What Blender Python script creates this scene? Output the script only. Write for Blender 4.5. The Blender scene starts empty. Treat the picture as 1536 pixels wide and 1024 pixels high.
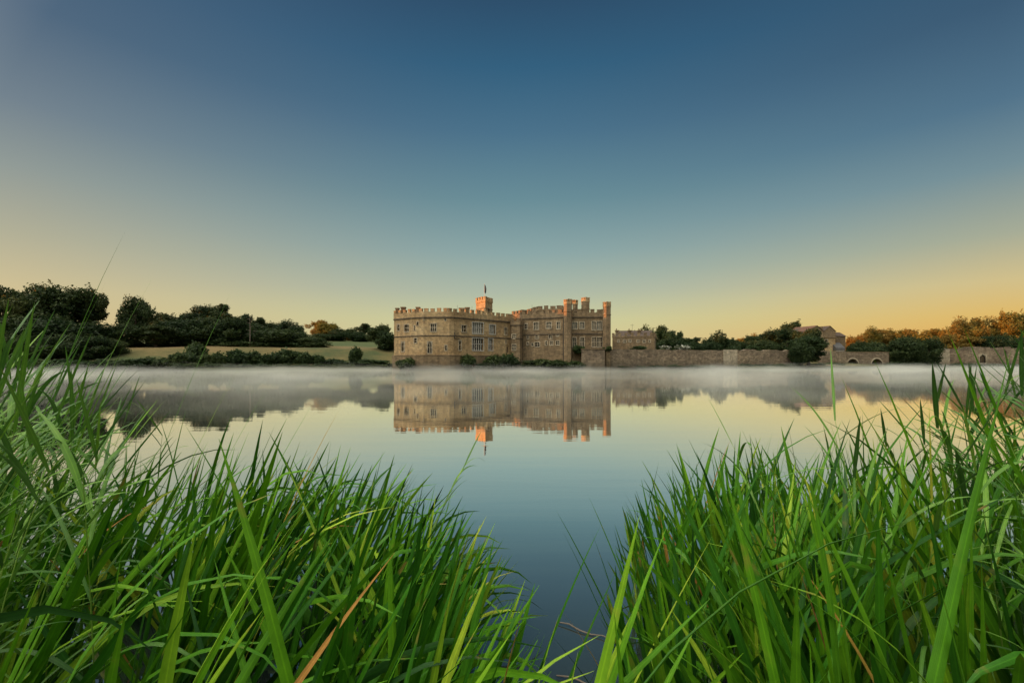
import bpy, math, random
import numpy as np
from mathutils import Vector, noise
random.seed(7); rng = np.random.default_rng(11)
S = bpy.context.scene; C = S.collection
R = math.radians
F, YH, CZ = 683.0, 542.0, 1.7

# ------------------------------------------------------------------ camera, sky, sun, exposure
cam = bpy.data.cameras.new('camera'); camo = bpy.data.objects.new('camera', cam); C.objects.link(camo); S.camera = camo
cam.lens = 16; cam.sensor_width = 36; cam.shift_y = 0.0195; cam.clip_start = 0.02; cam.clip_end = 6000
camo.location = (0, 0, CZ); camo.rotation_euler = (R(90), 0, 0)
S.view_settings.view_transform = 'Standard'; S.view_settings.look = 'None'
S.view_settings.exposure = 0; S.view_settings.gamma = 1
S.cycles.max_bounces = 8; S.cycles.diffuse_bounces = 1; S.cycles.transmission_bounces = 3; S.cycles.transparent_max_bounces = 8; S.cycles.volume_bounces = 1
S.cycles.volume_step_rate = 4.0; S.cycles.volume_max_steps = 64; S.cycles.caustics_reflective = False; S.cycles.caustics_refractive = False

SUN_EL, SUN_AZ = 2.6, -97.0
sdir = Vector((math.sin(R(SUN_AZ))*math.cos(R(SUN_EL)), math.cos(R(SUN_AZ))*math.cos(R(SUN_EL)), math.sin(R(SUN_EL))))
sl = bpy.data.lights.new('sun', 'SUN'); slo = bpy.data.objects.new('sun', sl); C.objects.link(slo)
sl.energy = 5.0; sl.angle = R(0.5); sl.color = (1.0, 0.27, 0.02)
slo.rotation_euler = sdir.to_track_quat('Z', 'Y').to_euler()

SKY = {
 'L': [(.0,(.527,.36,.17)),(.012,(.527,.372,.184)),(.042,(.512,.388,.211)),(.111,(.493,.401,.227)),(.188,(.353,.330,.228)),(.279,(.219,.249,.232)),(.363,(.121,.162,.204)),(.474,(.044,.089,.154)),(.62,(.02,.06,.13))],
 'C': [(.0,(.60,.50,.28)),(.018,(.59,.515,.285)),(.09,(.515,.525,.297)),(.148,(.362,.418,.330)),(.231,(.215,.325,.328)),(.334,(.108,.221,.262)),(.448,(.045,.132,.215)),(.543,(.012,.086,.172)),(.622,(.008,.05,.113))],
 'R': [(.0,(.66,.31,.07)),(.022,(.656,.324,.074)),(.072,(.611,.385,.107)),(.121,(.53,.410,.19)),(.188,(.30,.312,.226)),(.28,(.118,.197,.235)),(.365,(.038,.109,.186)),(.476,(.010,.054,.118)),(.62,(.001,.04,.10))]}
GLOW_STRENGTH, BACK_STRENGTH = 4.9, 0.14
W = bpy.data.worlds.new('World'); S.world = W; W.use_nodes = True
nt = W.node_tree; nt.nodes.clear()
def N(t, **k):
    n = nt.nodes.new(t)
    for a, b in k.items(): setattr(n, a, b)
    return n
def math_(op, a, b=None, clamp=False):
    n = N('ShaderNodeMath', operation=op); n.use_clamp = clamp
    for i, v in enumerate((a, b)):
        if v is None: continue
        if isinstance(v, (int, float)): n.inputs[i].default_value = v
        else: nt.links.new(v, n.inputs[i])
    return n.outputs[0]
def mixc(fac, a, b, mode='MIX'):
    n = N('ShaderNodeMix', data_type='RGBA', blend_type=mode)
    for i, v in ((0, fac), (6, a), (7, b)):
        if isinstance(v, (int, float, tuple)): n.inputs[i].default_value = v
        else: nt.links.new(v, n.inputs[i])
    return n.outputs[2]
tc = N('ShaderNodeTexCoord'); sp = N('ShaderNodeSeparateXYZ'); nt.links.new(tc.outputs['Generated'], sp.inputs[0])
x, y, z = sp.outputs
hor = math_('SQRT', math_('ADD', math_('MULTIPLY', x, x), math_('MULTIPLY', y, y)))
u = math_('DIVIDE', x, math_('MAXIMUM', hor, .001))
zc = math_('MAXIMUM', z, 0.0)
def ramp(stops):
    r = N('ShaderNodeValToRGB'); cr = r.color_ramp
    while len(cr.elements) < len(stops): cr.elements.new(0.5)
    for e, (p, c) in zip(cr.elements, stops): e.position = p; e.color = (*c, 1)
    nt.links.new(zc, r.inputs[0]); return r.outputs[0]
rl, rc, rr = ramp(SKY['L']), ramp(SKY['C']), ramp(SKY['R'])
fl = math_('POWER', math_('MULTIPLY', u, -1/.73, True), 1.5); fr = math_('POWER', math_('MULTIPLY', u, 1/.73, True), 1.7)
sky = mixc(fr, mixc(fl, rc, rl), rr)
# added fill glow: high overhead and behind the camera, out of view
dp = N('ShaderNodeVectorMath', operation='DOT_PRODUCT'); nt.links.new(tc.outputs['Generated'], dp.inputs[0]); dp.inputs[1].default_value = (-.36, -.26, .895)
glow = math_('POWER', math_('MAXIMUM', math_('ADD', math_('MULTIPLY', dp.outputs['Value'], .5), .5), 0), 11.0)
back = math_('MULTIPLY', math_('SUBTRACT', math_('MULTIPLY', y, -1.0), -0.15), 1.0, True)
up = math_('MULTIPLY', math_('SUBTRACT', z, .68), 4.0, True)
above = math_('MULTIPLY', math_('ADD', z, 0.02), 30.0, True)
front = math_('MULTIPLY', math_('SUBTRACT', math_('MULTIPLY', hor, 1.0), 0), 1.0)
gc = mixc(1.0, (1.0, .84, .60, 1), glow, 'MULTIPLY')
vis = math_('SUBTRACT', 1.0, math_('MULTIPLY', math_('SUBTRACT', y, .42), 5.0, True))     # added glow fades out towards the forward view
e0 = N('ShaderNodeBackground'); nt.links.new(sky, e0.inputs[0])
e1 = N('ShaderNodeBackground'); e1.inputs[0].default_value = (1.0, .90, .74, 1); nt.links.new(math_('MULTIPLY', math_('MULTIPLY', math_('MULTIPLY', glow, GLOW_STRENGTH), vis), above), e1.inputs[1])
e2 = N('ShaderNodeBackground'); e2.inputs[0].default_value = (.95, .92, .78, 1); nt.links.new(math_('MULTIPLY', math_('MULTIPLY', math_('MAXIMUM', back, up), BACK_STRENGTH), above), e2.inputs[1])
st = N('ShaderNodeTexSky', sky_type='NISHITA', sun_disc=False); st.sun_elevation = R(SUN_EL); st.sun_rotation = R(SUN_AZ)
e3 = N('ShaderNodeBackground'); nt.links.new(st.outputs[0], e3.inputs[0]); e3.inputs[1].default_value = 0.05
def addsh(a, b):
    n = N('ShaderNodeAddShader'); nt.links.new(a.outputs[0], n.inputs[0]); nt.links.new(b.outputs[0], n.inputs[1]); return n
wo = N('ShaderNodeOutputWorld'); nt.links.new(addsh(addsh(e0, e1), addsh(e2, e3)).outputs[0], wo.inputs[0])

# ------------------------------------------------------------------ helpers
def P(px, D): return ((px-768)/F*D, D)
def Z(py, D): return CZ-(py-YH)/F*D
def tag(o, label=None, cat=None, group=None, kind=None):
    if label: o['label'] = label
    if cat: o['category'] = cat
    if group: o['group'] = group
    if kind: o['kind'] = kind
    return o
def empty(name, loc, label, cat, group=None):
    o = bpy.data.objects.new(name, None); C.objects.link(o); o.location = loc; o.empty_display_size = .3
    return tag(o, label, cat, group)
def link(name, me, parent=None):
    o = bpy.data.objects.new(name, me); C.objects.link(o)
    if parent: o.parent = parent; o.matrix_parent_inverse.identity(); o.location = tuple(-c for c in parent_world(parent))
    return o
def parent_world(p):
    v = Vector(p.location)
    while p.parent: p = p.parent; v += Vector(p.location)
    return v
class MB:
    def __init__(s): s.v = []; s.f = []
    def poly(s, pts):
        n = len(s.v); s.v += [tuple(p) for p in pts]; s.f.append(tuple(range(n, n+len(pts))))
    def hexa(s, b, t, bottom=True, top=True):         # b, t: matching rings, CCW from above
        n = len(b)
        for i in range(n):
            j = (i+1) % n; s.poly([b[i], b[j], t[j], t[i]])
        if top: s.poly(t)
        if bottom: s.poly(list(reversed(b)))
    def box(s, x0, x1, y0, y1, z0, z1):
        s.hexa([(x0,y0,z0),(x1,y0,z0),(x1,y1,z0),(x0,y1,z0)], [(x0,y0,z1),(x1,y0,z1),(x1,y1,z1),(x0,y1,z1)])
    def obox(s, A, e, n, s0, s1, d0, d1, z0, z1, bottom=True):   # oriented: s along e, d along OUTWARD normal n
        def q(a, b, z): return (A[0]+e[0]*a+n[0]*b, A[1]+e[1]*a+n[1]*b, z)
        s.hexa([q(s0,d1,z0), q(s1,d1,z0), q(s1,d0,z0), q(s0,d0,z0)], [q(s0,d1,z1), q(s1,d1,z1), q(s1,d0,z1), q(s0,d0,z1)], bottom)
    def prism(s, poly, z0, z1, bottom=True): s.hexa([(p[0],p[1],z0) for p in poly], [(p[0],p[1],z1) for p in poly], bottom)
    def tube(s, pts, rad, k=6):
        rings = []
        for i, p in enumerate(pts):
            p = Vector(p); a = Vector(pts[max(0,i-1)]); b = Vector(pts[min(len(pts)-1,i+1)])
            t = (b-a).normalized(); ux = t.orthogonal().normalized(); uy = t.cross(ux)
            r = rad[i] if isinstance(rad, (list, tuple)) else rad
            rings.append([p+ux*(r*math.cos(2*math.pi*j/k))+uy*(r*math.sin(2*math.pi*j/k)) for j in range(k)])
        base = len(s.v)
        for r_ in rings: s.v += [tuple(q) for q in r_]
        for i in range(len(rings)-1):
            for j in range(k):
                a = base+i*k+j; b = base+i*k+(j+1) % k
                s.f.append((a, b, b+k, a+k))
        s.f.append(tuple(base+(len(rings)-1)*k+j for j in range(k)))
    def mesh(s, name, mat):
        me = bpy.data.meshes.new(name); me.from_pydata(s.v, [], s.f); me.update()
        if mat: me.materials.append(mat)
        return me
    def build(s, name, mat, parent=None): return link(name, s.mesh(name, mat), parent)

def np_mesh(name, verts, quads, mat, cols=None, smooth=True):
    me = bpy.data.meshes.new(name); nq = len(quads)
    me.vertices.add(len(verts)); me.vertices.foreach_set('co', verts.astype(np.float32).ravel())
    me.loops.add(nq*4); me.loops.foreach_set('vertex_index', quads.astype(np.int32).ravel())
    me.polygons.add(nq); me.polygons.foreach_set('loop_start', np.arange(0, nq*4, 4, dtype=np.int32))
    if smooth: me.polygons.foreach_set('use_smooth', np.ones(nq, dtype=bool))
    if cols is not None:
        a = me.color_attributes.new('tint', 'FLOAT_COLOR', 'POINT'); a.data.foreach_set('color', cols.astype(np.float32).ravel())
    me.update(calc_edges=True); me.validate()
    me.materials.append(mat); return me

# ------------------------------------------------------------------ materials
class Mat:
    def __init__(s, name):
        s.m = bpy.data.materials.new(name); s.m.use_nodes = True; s.nt = s.m.node_tree; s.n = s.nt.nodes
        s.b = s.n['Principled BSDF']; s.out = s.n['Material Output']
    def add(s, t, **k):
        n = s.n.new(t)
        for a, b in k.items(): setattr(n, a, b)
        return n
    def l(s, a, b): s.nt.links.new(a, b)
    def coord(s, scale=(1,1,1), kind='Object'):
        g = s.add('ShaderNodeNewGeometry') if kind == 'World' else s.add('ShaderNodeTexCoord')
        m = s.add('ShaderNodeMapping'); m.inputs['Scale'].default_value = scale
        s.l(g.outputs['Position' if kind == 'World' else kind], m.inputs[0]); return m.outputs[0]
    def noise(s, vec, scale, detail=4, rough=.6):
        n = s.add('ShaderNodeTexNoise'); n.inputs['Scale'].default_value = scale; n.inputs['Detail'].default_value = detail; n.inputs['Roughness'].default_value = rough
        s.l(vec, n.inputs['Vector']); return n.outputs['Fac']
    def ramp(s, fac, stops):
        r = s.add('ShaderNodeValToRGB'); cr = r.color_ramp
        while len(cr.elements) < len(stops): cr.elements.new(.5)
        for e, (p, c) in zip(cr.elements, stops): e.position = p; e.color = (*c, 1)
        s.l(fac, r.inputs[0]); return r.outputs[0]
    def mix(s, fac, a, b, mode='MIX'):
        n = s.add('ShaderNodeMix', data_type='RGBA', blend_type=mode)
        for i, v in ((0, fac), (6, a), (7, b)):
            if isinstance(v, (int, float)): n.inputs[i].default_value = v
            elif isinstance(v, tuple): n.inputs[i].default_value = (*v, 1) if len(v) == 3 else v
            else: s.l(v, n.inputs[i])
        return n.outputs[2]
    def bump(s, h, strength=.4, dist=.1):
        b = s.add('ShaderNodeBump'); b.inputs['Strength'].default_value = strength; b.inputs['Distance'].default_value = dist
        s.l(h, b.inputs['Height']); s.l(b.outputs[0], s.b.inputs['Normal'])

def stone(name, c1, c2, c3, block=.36, rubble=.4):
    m = Mat(name); m.b.inputs['Roughness'].default_value = .9
    g = m.add('ShaderNodeNewGeometry'); sx = m.add('ShaderNodeSeparateXYZ'); m.l(g.outputs['Position'], sx.inputs[0])
    a = m.add('ShaderNodeMath', operation='MULTIPLY_ADD'); m.l(sx.outputs[1], a.inputs[0]); a.inputs[1].default_value = .8; m.l(sx.outputs[0], a.inputs[2])
    cb = m.add('ShaderNodeCombineXYZ'); m.l(a.outputs[0], cb.inputs[0]); m.l(sx.outputs[2], cb.inputs[1])
    br = m.add('ShaderNodeTexBrick'); m.l(cb.outputs[0], br.inputs['Vector']); br.inputs['Scale'].default_value = 1.0
    br.inputs['Brick Width'].default_value = block*1.7; br.inputs['Row Height'].default_value = block*.75; br.inputs['Mortar Size'].default_value = .02
    br.inputs['Color1'].default_value = (.35,.35,.35,1); br.inputs['Color2'].default_value = (.75,.75,.75,1); br.inputs['Mortar'].default_value = (.3,.3,.3,1)
    big = m.noise(m.coord((.12,.12,.2), 'World'), 1.0, 5, .65); mid = m.noise(m.coord((1,1,1.3), 'World'), 1.7, 6, .75)
    streak = m.noise(m.coord((1.3,1.3,.16), 'World'), 1.0, 4, .6)
    col = m.ramp(big, [(.32, c1), (.5, c2), (.68, c3)])
    col = m.mix(.75, col, m.ramp(mid, [(.32, (.35,.35,.35)), (.5, (.9,.88,.85)), (.68, (1.5,1.4,1.25))]), 'MULTIPLY')
    col = m.mix(rubble, col, m.mix(1.0, br.outputs['Color'], (1.8,1.8,1.8), 'MULTIPLY'), 'MULTIPLY')
    col = m.mix(.5, col, m.ramp(streak, [(.35, (.6,.58,.55)), (.6, (1.05,1.05,1.05))]), 'MULTIPLY')
    # damp, algae-dark band above the waterline with an uneven upper edge
    wl = m.add('ShaderNodeMath', operation='MULTIPLY_ADD'); m.l(big, wl.inputs[0]); wl.inputs[1].default_value = -3.0; m.l(sx.outputs[2], wl.inputs[2])
    wr = m.add('ShaderNodeMapRange'); m.l(wl.outputs[0], wr.inputs[0]); wr.inputs[1].default_value = -1.2; wr.inputs[2].default_value = .6
    col = m.mix(wr.outputs[0], m.mix(.65, col, (.035,.035,.022)), col)
    m.l(col, m.b.inputs['Base Color']); m.bump(mid, .6, .15); return m.m
M = {}
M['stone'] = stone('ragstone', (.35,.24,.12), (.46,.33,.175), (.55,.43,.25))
M['grey_stone'] = stone('shade_toned_grey_stone', (.17,.125,.075), (.25,.185,.108), (.33,.25,.155))  # grey stone toned darker, painting shade onto the keep and right-hand blocks
M['rubble'] = stone('rubble_stone', (.17,.135,.10), (.27,.215,.15), (.38,.31,.22), .5, .75)
M['pale_stone'] = stone('pale_dressed_stone', (.42,.36,.26), (.50,.44,.33), (.55,.48,.36), .6, .25)
M['dark_stone'] = stone('shadow_line_and_ledge_stone', (.07,.055,.04), (.10,.08,.055), (.14,.11,.08), .5, .3)  # dark tone paints the string courses' shadow line; ledge wall shares it
def plain(name, c, rough=.7, var=.3, metal=0):
    m = Mat(name); nz = m.noise(m.coord((1,1,1), 'World'), 2.5, 5)
    m.l(m.ramp(nz, [(.3, tuple(v*(1-var) for v in c)), (.7, tuple(v*(1+var) for v in c))]), m.b.inputs['Base Color'])
    m.b.inputs['Roughness'].default_value = rough; m.b.inputs['Metallic'].default_value = metal; return m.m
M['pane_dark'] = plain('dark_leaded_glass', (.015,.016,.016), .25)
M['pane_light'] = plain('sky_toned_glass', (.24,.24,.21), .3, .5)  # pale base colour paints the sky reflection in the upper panes
M['door'] = plain('brown_timber', (.06,.035,.02)); M['tile'] = plain('brown_roof_tile', (.085,.06,.045), .8, .4)
M['lead'] = plain('lead_roof', (.10,.10,.10)); M['pipe'] = plain('drainpipe_iron', (.04,.035,.03)); M['pole'] = plain('white_painted_pole', (.6,.6,.58))
M['flag'] = plain('dark_flag_cloth', (.02,.03,.04)); M['white'] = plain('white_paint', (.52,.50,.44)); M['wood'] = plain('grey_twig', (.16,.13,.10))
M['bark'] = plain('bark', (.07,.052,.038), .95, .4)

def foliage(name, cols, trans=.35):
    m = Mat(name); oi = m.add('ShaderNodeObjectInfo'); at = m.add('ShaderNodeVertexColor', layer_name='tint'); sc = m.add('ShaderNodeSeparateColor'); m.l(at.outputs[0], sc.inputs[0])
    c = m.ramp(sc.outputs[0], cols)
    hs = m.add('ShaderNodeHueSaturation'); mr = m.add('ShaderNodeMapRange'); m.l(oi.outputs['Random'], mr.inputs[0]); mr.inputs[3].default_value = .485; mr.inputs[4].default_value = .53
    m.l(mr.outputs[0], hs.inputs['Hue']); mv = m.add('ShaderNodeMapRange'); m.l(oi.outputs['Random'], mv.inputs[0]); mv.inputs[3].default_value = 1.25; mv.inputs[4].default_value = .75; m.l(mv.outputs[0], hs.inputs['Value'])
    m.l(c, hs.inputs['Color']); m.l(hs.outputs[0], m.b.inputs['Base Color']); m.b.inputs['Roughness'].default_value = .6; m.b.inputs['Specular IOR Level'].default_value = .25
    tr = m.add('ShaderNodeBsdfTranslucent'); m.l(hs.outputs[0], tr.inputs[0]); ms = m.add('ShaderNodeMixShader'); ms.inputs[0].default_value = trans
    m.l(m.b.outputs[0], ms.inputs[1]); m.l(tr.outputs[0], ms.inputs[2]); m.l(ms.outputs[0], m.out.inputs[0]); return m.m
M['leaf'] = foliage('dark_tree_foliage', [(0,(.018,.038,.014)),(.5,(.036,.062,.020)),(1,(.075,.10,.030))])
M['sun_tinted'] = foliage('sunlit_tree_foliage', [(0,(.09,.08,.02)),(.5,(.22,.15,.03)),(1,(.38,.25,.045))])  # orange sunlight put into the leaf colour of the lit trees
M['shrub'] = foliage('shrub_foliage', [(0,(.025,.045,.018)),(.5,(.045,.075,.025)),(1,(.08,.12,.035))])
M['bloom'] = foliage('white_flowering_foliage', [(0,(.04,.06,.02)),(.5,(.08,.10,.04)),(.62,(.5,.5,.42)),(1,(.7,.7,.62))], .1)

def blade_mat(name, stops, rough=.45, trans=.12):
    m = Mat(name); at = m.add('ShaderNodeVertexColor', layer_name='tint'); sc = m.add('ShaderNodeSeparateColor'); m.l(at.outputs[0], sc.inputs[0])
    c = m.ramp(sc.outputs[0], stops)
    # pale midrib and fine lengthwise veins: B channel runs across the blade
    rib = m.ramp(sc.outputs[2], [(.40,(1,1,1)),(.5,(1.5,1.4,1.25)),(.60,(1,1,1))]); c = m.mix(1.0, c, rib, 'MULTIPLY')
    nz = m.noise(m.coord((1,1,1), 'World'), 14, 4, .7); c = m.mix(.8, c, m.ramp(nz, [(.3,(.72,.75,.7)),(.7,(1.2,1.15,1.1))]), 'MULTIPLY')
    dry = m.add('ShaderNodeMath', operation='MULTIPLY'); sp2 = m.noise(m.coord((1,1,1), 'World'), 7, 3); m.l(m.ramp(sp2, [(.62,(0,0,0)),(.70,(1,1,1))]), dry.inputs[0]); tipf = m.ramp(sc.outputs[1], [(.7,(.1,.1,.1)),(1,(.8,.8,.8))]); m.l(tipf, dry.inputs[1])
    c = m.mix(dry.outputs[0], c, (.30,.17,.05))
    m.l(c, m.b.inputs['Base Color']); m.b.inputs['Roughness'].default_value = rough; m.b.inputs['Specular IOR Level'].default_value = .26
    wv = m.add('ShaderNodeMath', operation='SINE'); k = m.add('ShaderNodeMath', operation='MULTIPLY'); m.l(sc.outputs[2], k.inputs[0]); k.inputs[1].default_value = 60; m.l(k.outputs[0], wv.inputs[0]); m.bump(wv.outputs[0], .25, .001)
    tr = m.add('ShaderNodeBsdfTranslucent'); m.l(c, tr.inputs[0]); ms = m.add('ShaderNodeMixShader'); ms.inputs[0].default_value = trans
    m.l(m.b.outputs[0], ms.inputs[1]); m.l(tr.outputs[0], ms.inputs[2]); m.l(ms.outputs[0], m.out.inputs[0]); return m.m
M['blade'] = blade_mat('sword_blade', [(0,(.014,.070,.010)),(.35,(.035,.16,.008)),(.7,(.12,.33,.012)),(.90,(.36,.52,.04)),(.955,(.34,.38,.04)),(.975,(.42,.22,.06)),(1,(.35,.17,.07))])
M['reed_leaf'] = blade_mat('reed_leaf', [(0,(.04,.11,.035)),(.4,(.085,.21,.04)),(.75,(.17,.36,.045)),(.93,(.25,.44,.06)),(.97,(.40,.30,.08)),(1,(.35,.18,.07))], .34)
M['reed_stem'] = plain('reed_stem', (.18,.30,.05), .4, .35)

m = Mat('lake_ground')
g1 = m.noise(m.coord((1,1,1), 'World'), .045, 5, .6); g2 = m.noise(m.coord((1,1,1), 'World'), .9, 6, .8)
c = m.ramp(g1, [(.38,(.055,.075,.02)),(.5,(.13,.11,.035)),(.62,(.22,.15,.06))])
c = m.mix(.7, c, m.ramp(g2, [(.3,(.6,.6,.6)),(.7,(1.3,1.3,1.3))]), 'MULTIPLY')
gg = m.add('ShaderNodeNewGeometry'); sy = m.add('ShaderNodeSeparateXYZ'); m.l(gg.outputs['Position'], sy.inputs[0])
farm = m.add('ShaderNodeMapRange'); m.l(sy.outputs[1], farm.inputs[0]); farm.inputs[1].default_value = 128; farm.inputs[2].default_value = 145
c = m.mix(farm.outputs[0], c, m.mix(g2, (.03,.06,.015), (.07,.11,.03)))
lowm = m.add('ShaderNodeMapRange'); m.l(sy.outputs[2], lowm.inputs[0]); lowm.inputs[1].default_value = .25; lowm.inputs[2].default_value = .9
c = m.mix(lowm.outputs[0], m.mix(g2, (.02,.025,.01), (.05,.07,.02)), c)
m.l(c, m.b.inputs['Base Color']); m.b.inputs['Roughness'].default_value = 1; m.bump(g2, .6, .3); M['ground'] = m.m

m = Mat('lake_water')
m.n.remove(m.b)
lw = m.add('ShaderNodeLayerWeight'); lw.inputs[0].default_value = .5
fr = m.ramp(lw.outputs['Facing'], [(0,(.05,)*3),(.42,(.13,)*3),(.50,(.26,)*3),(.60,(.52,)*3),(.70,(.86,)*3),(.80,(.98,)*3),(1,(1,)*3)])
gl = m.add('ShaderNodeBsdfGlossy'); gl.inputs['Roughness'].default_value = .018; gl.inputs[0].default_value = (1,.99,.93,1)
df = m.add('ShaderNodeBsdfDiffuse'); df.inputs[0].default_value = (.030,.042,.040,1)
w1 = m.noise(m.coord((.25,1.6,1), 'World'), 1.2, 3, .5); bp = m.add('ShaderNodeBump'); bp.inputs['Strength'].default_value = .12; bp.inputs['Distance'].default_value = .02
m.l(w1, bp.inputs['Height']); m.l(bp.outputs[0], gl.inputs['Normal'])
ms = m.add('ShaderNodeMixShader'); m.l(fr, ms.inputs[0]); m.l(df.outputs[0], ms.inputs[1]); m.l(gl.outputs[0], ms.inputs[2]); m.l(ms.outputs[0], m.out.inputs[0]); M['water'] = m.m

# ------------------------------------------------------------------ ground, lake
SHX = [-400,-125,-100,-84,-74,-46,-27,0,22,58,90,109,150,168,300,900]
SHY = [  84,  84,  83, 82, 84, 95,104,110,104,112,124,132,137,139,150,150]
def shore(x): return np.interp(x, SHX, SHY)
def sm(a, b, v): t = np.clip((v-a)/(b-a), 0, 1); return t*t*(3-2*t)
def ground_z(X, Y):
    X = np.asarray(X, float); Y = np.asarray(Y, float)
    d = Y-shore(X)
    w = .5*np.sin(X*.21+Y*.1)+.35*np.sin(X*.53-Y*.07)
    left = 1-sm(-30, 5, X)
    hl = .45+.21*np.clip(d-2, 0, 21)+.065*np.clip(d-23, 0, 120)+.03*np.clip(d-143, 0, 500)
    hr = .45+.13*np.clip(d-1.5, 0, 10)+.03*np.clip(d-12, 0, 200)+ .05*np.clip(d-40, 0, 200)*sm(90, 170, X)
    land = (hl*left+hr*(1-left))+w*.12*sm(1, 8, d)
    far = np.where(d > 0, land, np.maximum(-1.6, .45+.9*(d-0.2)))
    bl = 1.0+.55*np.clip(np.abs(X-.3)-.25, 0, 2.2)+.1*np.sin(X*3)
    e = bl-Y
    near = np.where(e > 0, np.minimum(.03+.16*e, .32)+.02*np.sin(X*9+Y*5), np.maximum(-1.6, .03+.5*e))
    shade_hill = 15.85*sm(104, 138, -X)*sm(-130, -85, Y)*(1-sm(88, 114, Y)) + 1.2*np.sin(Y*.13)*sm(125, 140, -X)*(1-sm(62, 90, Y))  # unseen hill added at left so its shadow covers castle and reeds
    side = np.where(X < -100, .45+.05*np.clip(-X-100,0,25), -1.6)
    z = np.maximum(np.maximum(far, near), side)
    return z+np.maximum(shade_hill, 0)
def axis(parts):
    out = []
    for a, b, st in parts: out += list(np.arange(a, b, st))
    return np.array(out+[parts[-1][1]])
gx = axis([(-900,-200,50),(-200,-8,2.5),(-8,8,.25),(8,200,2.5),(200,900,50)])
gy = axis([(-300,-8,12),(-8,-1,1),(-1,5,.2),(5,60,5),(60,180,1.5),(180,300,10),(300,1500,100)])
GX, GY = np.meshgrid(gx, gy); GZ = ground_z(GX, GY)
nx, ny = len(gx), len(gy); I = np.arange(nx*ny).reshape(ny, nx)
q = np.stack([I[:-1,:-1], I[:-1,1:], I[1:,1:], I[1:,:-1]], -1).reshape(-1, 4)
tag(link('ground', np_mesh('ground', np.stack([GX, GY, GZ], -1).reshape(-1, 3), q, M['ground'])), kind='structure', label='grassy banks, meadow and low hills around the lake, with an added sun-blocking hill out of view')
b = MB(); b.poly([(-420,-20,0),(420,-20,0),(420,260,0),(-420,260,0)])
tag(b.build('water', M['water']), kind='structure', label='still lake mirroring the castle and the dawn sky')
def gz(x, y): return float(ground_z(x, y))

# ------------------------------------------------------------------ masonry
def frame(A, B):
    dx, dy = B[0]-A[0], B[1]-A[1]; L = math.hypot(dx, dy); e = (dx/L, dy/L); return e, (e[1], -e[0]), L
def hit(A, B, px, py=None):
    k = (px-768)/F; dx, dy = B[0]-A[0], B[1]-A[1]
    s = (k*A[1]-A[0])/(dx-k*dy); D = A[1]+s*dy
    return s*math.hypot(dx, dy), (Z(py, D) if py is not None else None)
def wall(mb, A, B, z0, z1, holes=()):
    e, n, L = frame(A, B)
    def q(s, d, z): return (A[0]+e[0]*s+n[0]*d, A[1]+e[1]*s+n[1]*d, z)
    hs = [(max(.02, h[0]), min(L-.02, h[1]), max(z0+.02, h[2]), min(z1-.02, h[3])) for h in holes]
    ss = sorted({0, L, *[h[0] for h in hs], *[h[1] for h in hs]}); zs = sorted({z0, z1, *[h[2] for h in hs], *[h[3] for h in hs]})
    for i in range(len(ss)-1):
        for j in range(len(zs)-1):
            cs, cz = (ss[i]+ss[i+1])/2, (zs[j]+zs[j+1])/2
            if any(h[0] < cs < h[1] and h[2] < cz < h[3] for h in hs): continue
            mb.poly([q(ss[i],0,zs[j]), q(ss[i+1],0,zs[j]), q(ss[i+1],0,zs[j+1]), q(ss[i],0,zs[j+1])])
    d = -.5
    for a, b_, c_, t in hs:
        mb.poly([q(a,0,c_), q(a,0,t), q(a,d,t), q(a,d,c_)]); mb.poly([q(b_,0,c_), q(b_,d,c_), q(b_,d,t), q(b_,0,t)])
        mb.poly([q(a,0,c_), q(a,d,c_), q(b_,d,c_), q(b_,0,c_)]); mb.poly([q(a,0,t), q(b_,0,t), q(b_,d,t), q(a,d,t)])
def inset(poly, d):
    n = len(poly); out = []
    for i in range(n):
        e0, n0, _ = frame(poly[i-1], poly[i]); e1, n1, _ = frame(poly[i], poly[(i+1) % n])
        k = 1+n0[0]*n1[0]+n0[1]*n1[1]; k = max(k, .25)
        out.append((poly[i][0]-d*(n0[0]+n1[0])/k, poly[i][1]-d*(n0[1]+n1[1])/k))
    return out
def parapet(plan, z0, zc, zt, mat, parent, mw=.75, gap=.7, th=.45, seed=0, proud=.08, edges=None):
    rd = random.Random(seed); o = inset(plan, -proud); i_ = inset(plan, th-proud); mb = MB(); n = len(plan)
    mb.prism(o, z0, z0+.02); mb.v.clear(); mb.f.clear()
    for k in range(n):
        j = (k+1) % n; a, b_, c_, d = o[k], o[j], i_[j], i_[k]
        mb.poly([(*a,z0),(*b_,z0),(*b_,zc),(*a,zc)]); mb.poly([(*a,zc),(*b_,zc),(*c_,zc),(*d,zc)]); mb.poly([(*d,zc),(*c_,zc),(*c_,z0),(*d,z0)]); mb.poly([(*b_,z0),(*a,z0),(*d,z0),(*c_,z0)])
        if edges is not None and k not in edges: continue
        e, nn, L = frame(a, b_)
        cnt = max(1, round((L-.05-mw)/(mw+gap))); step = (L-th-mw-.06)/cnt
        for t in range(cnt+1):
            s = .03+t*step; w = mw*(1+rd.uniform(-.18, .18)); h = zt+rd.uniform(-.08, .06)
            mb.obox(a, e, nn, s, min(s+w, L-th-.02), -th, 0, zc, h, bottom=False)
            mb.obox(a, e, nn, s-.03, min(s+w, L-th-.02)+.03, -th-.03, .04, h+.001, h+.09)
    return mb.build('parapet', mat, parent)
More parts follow.
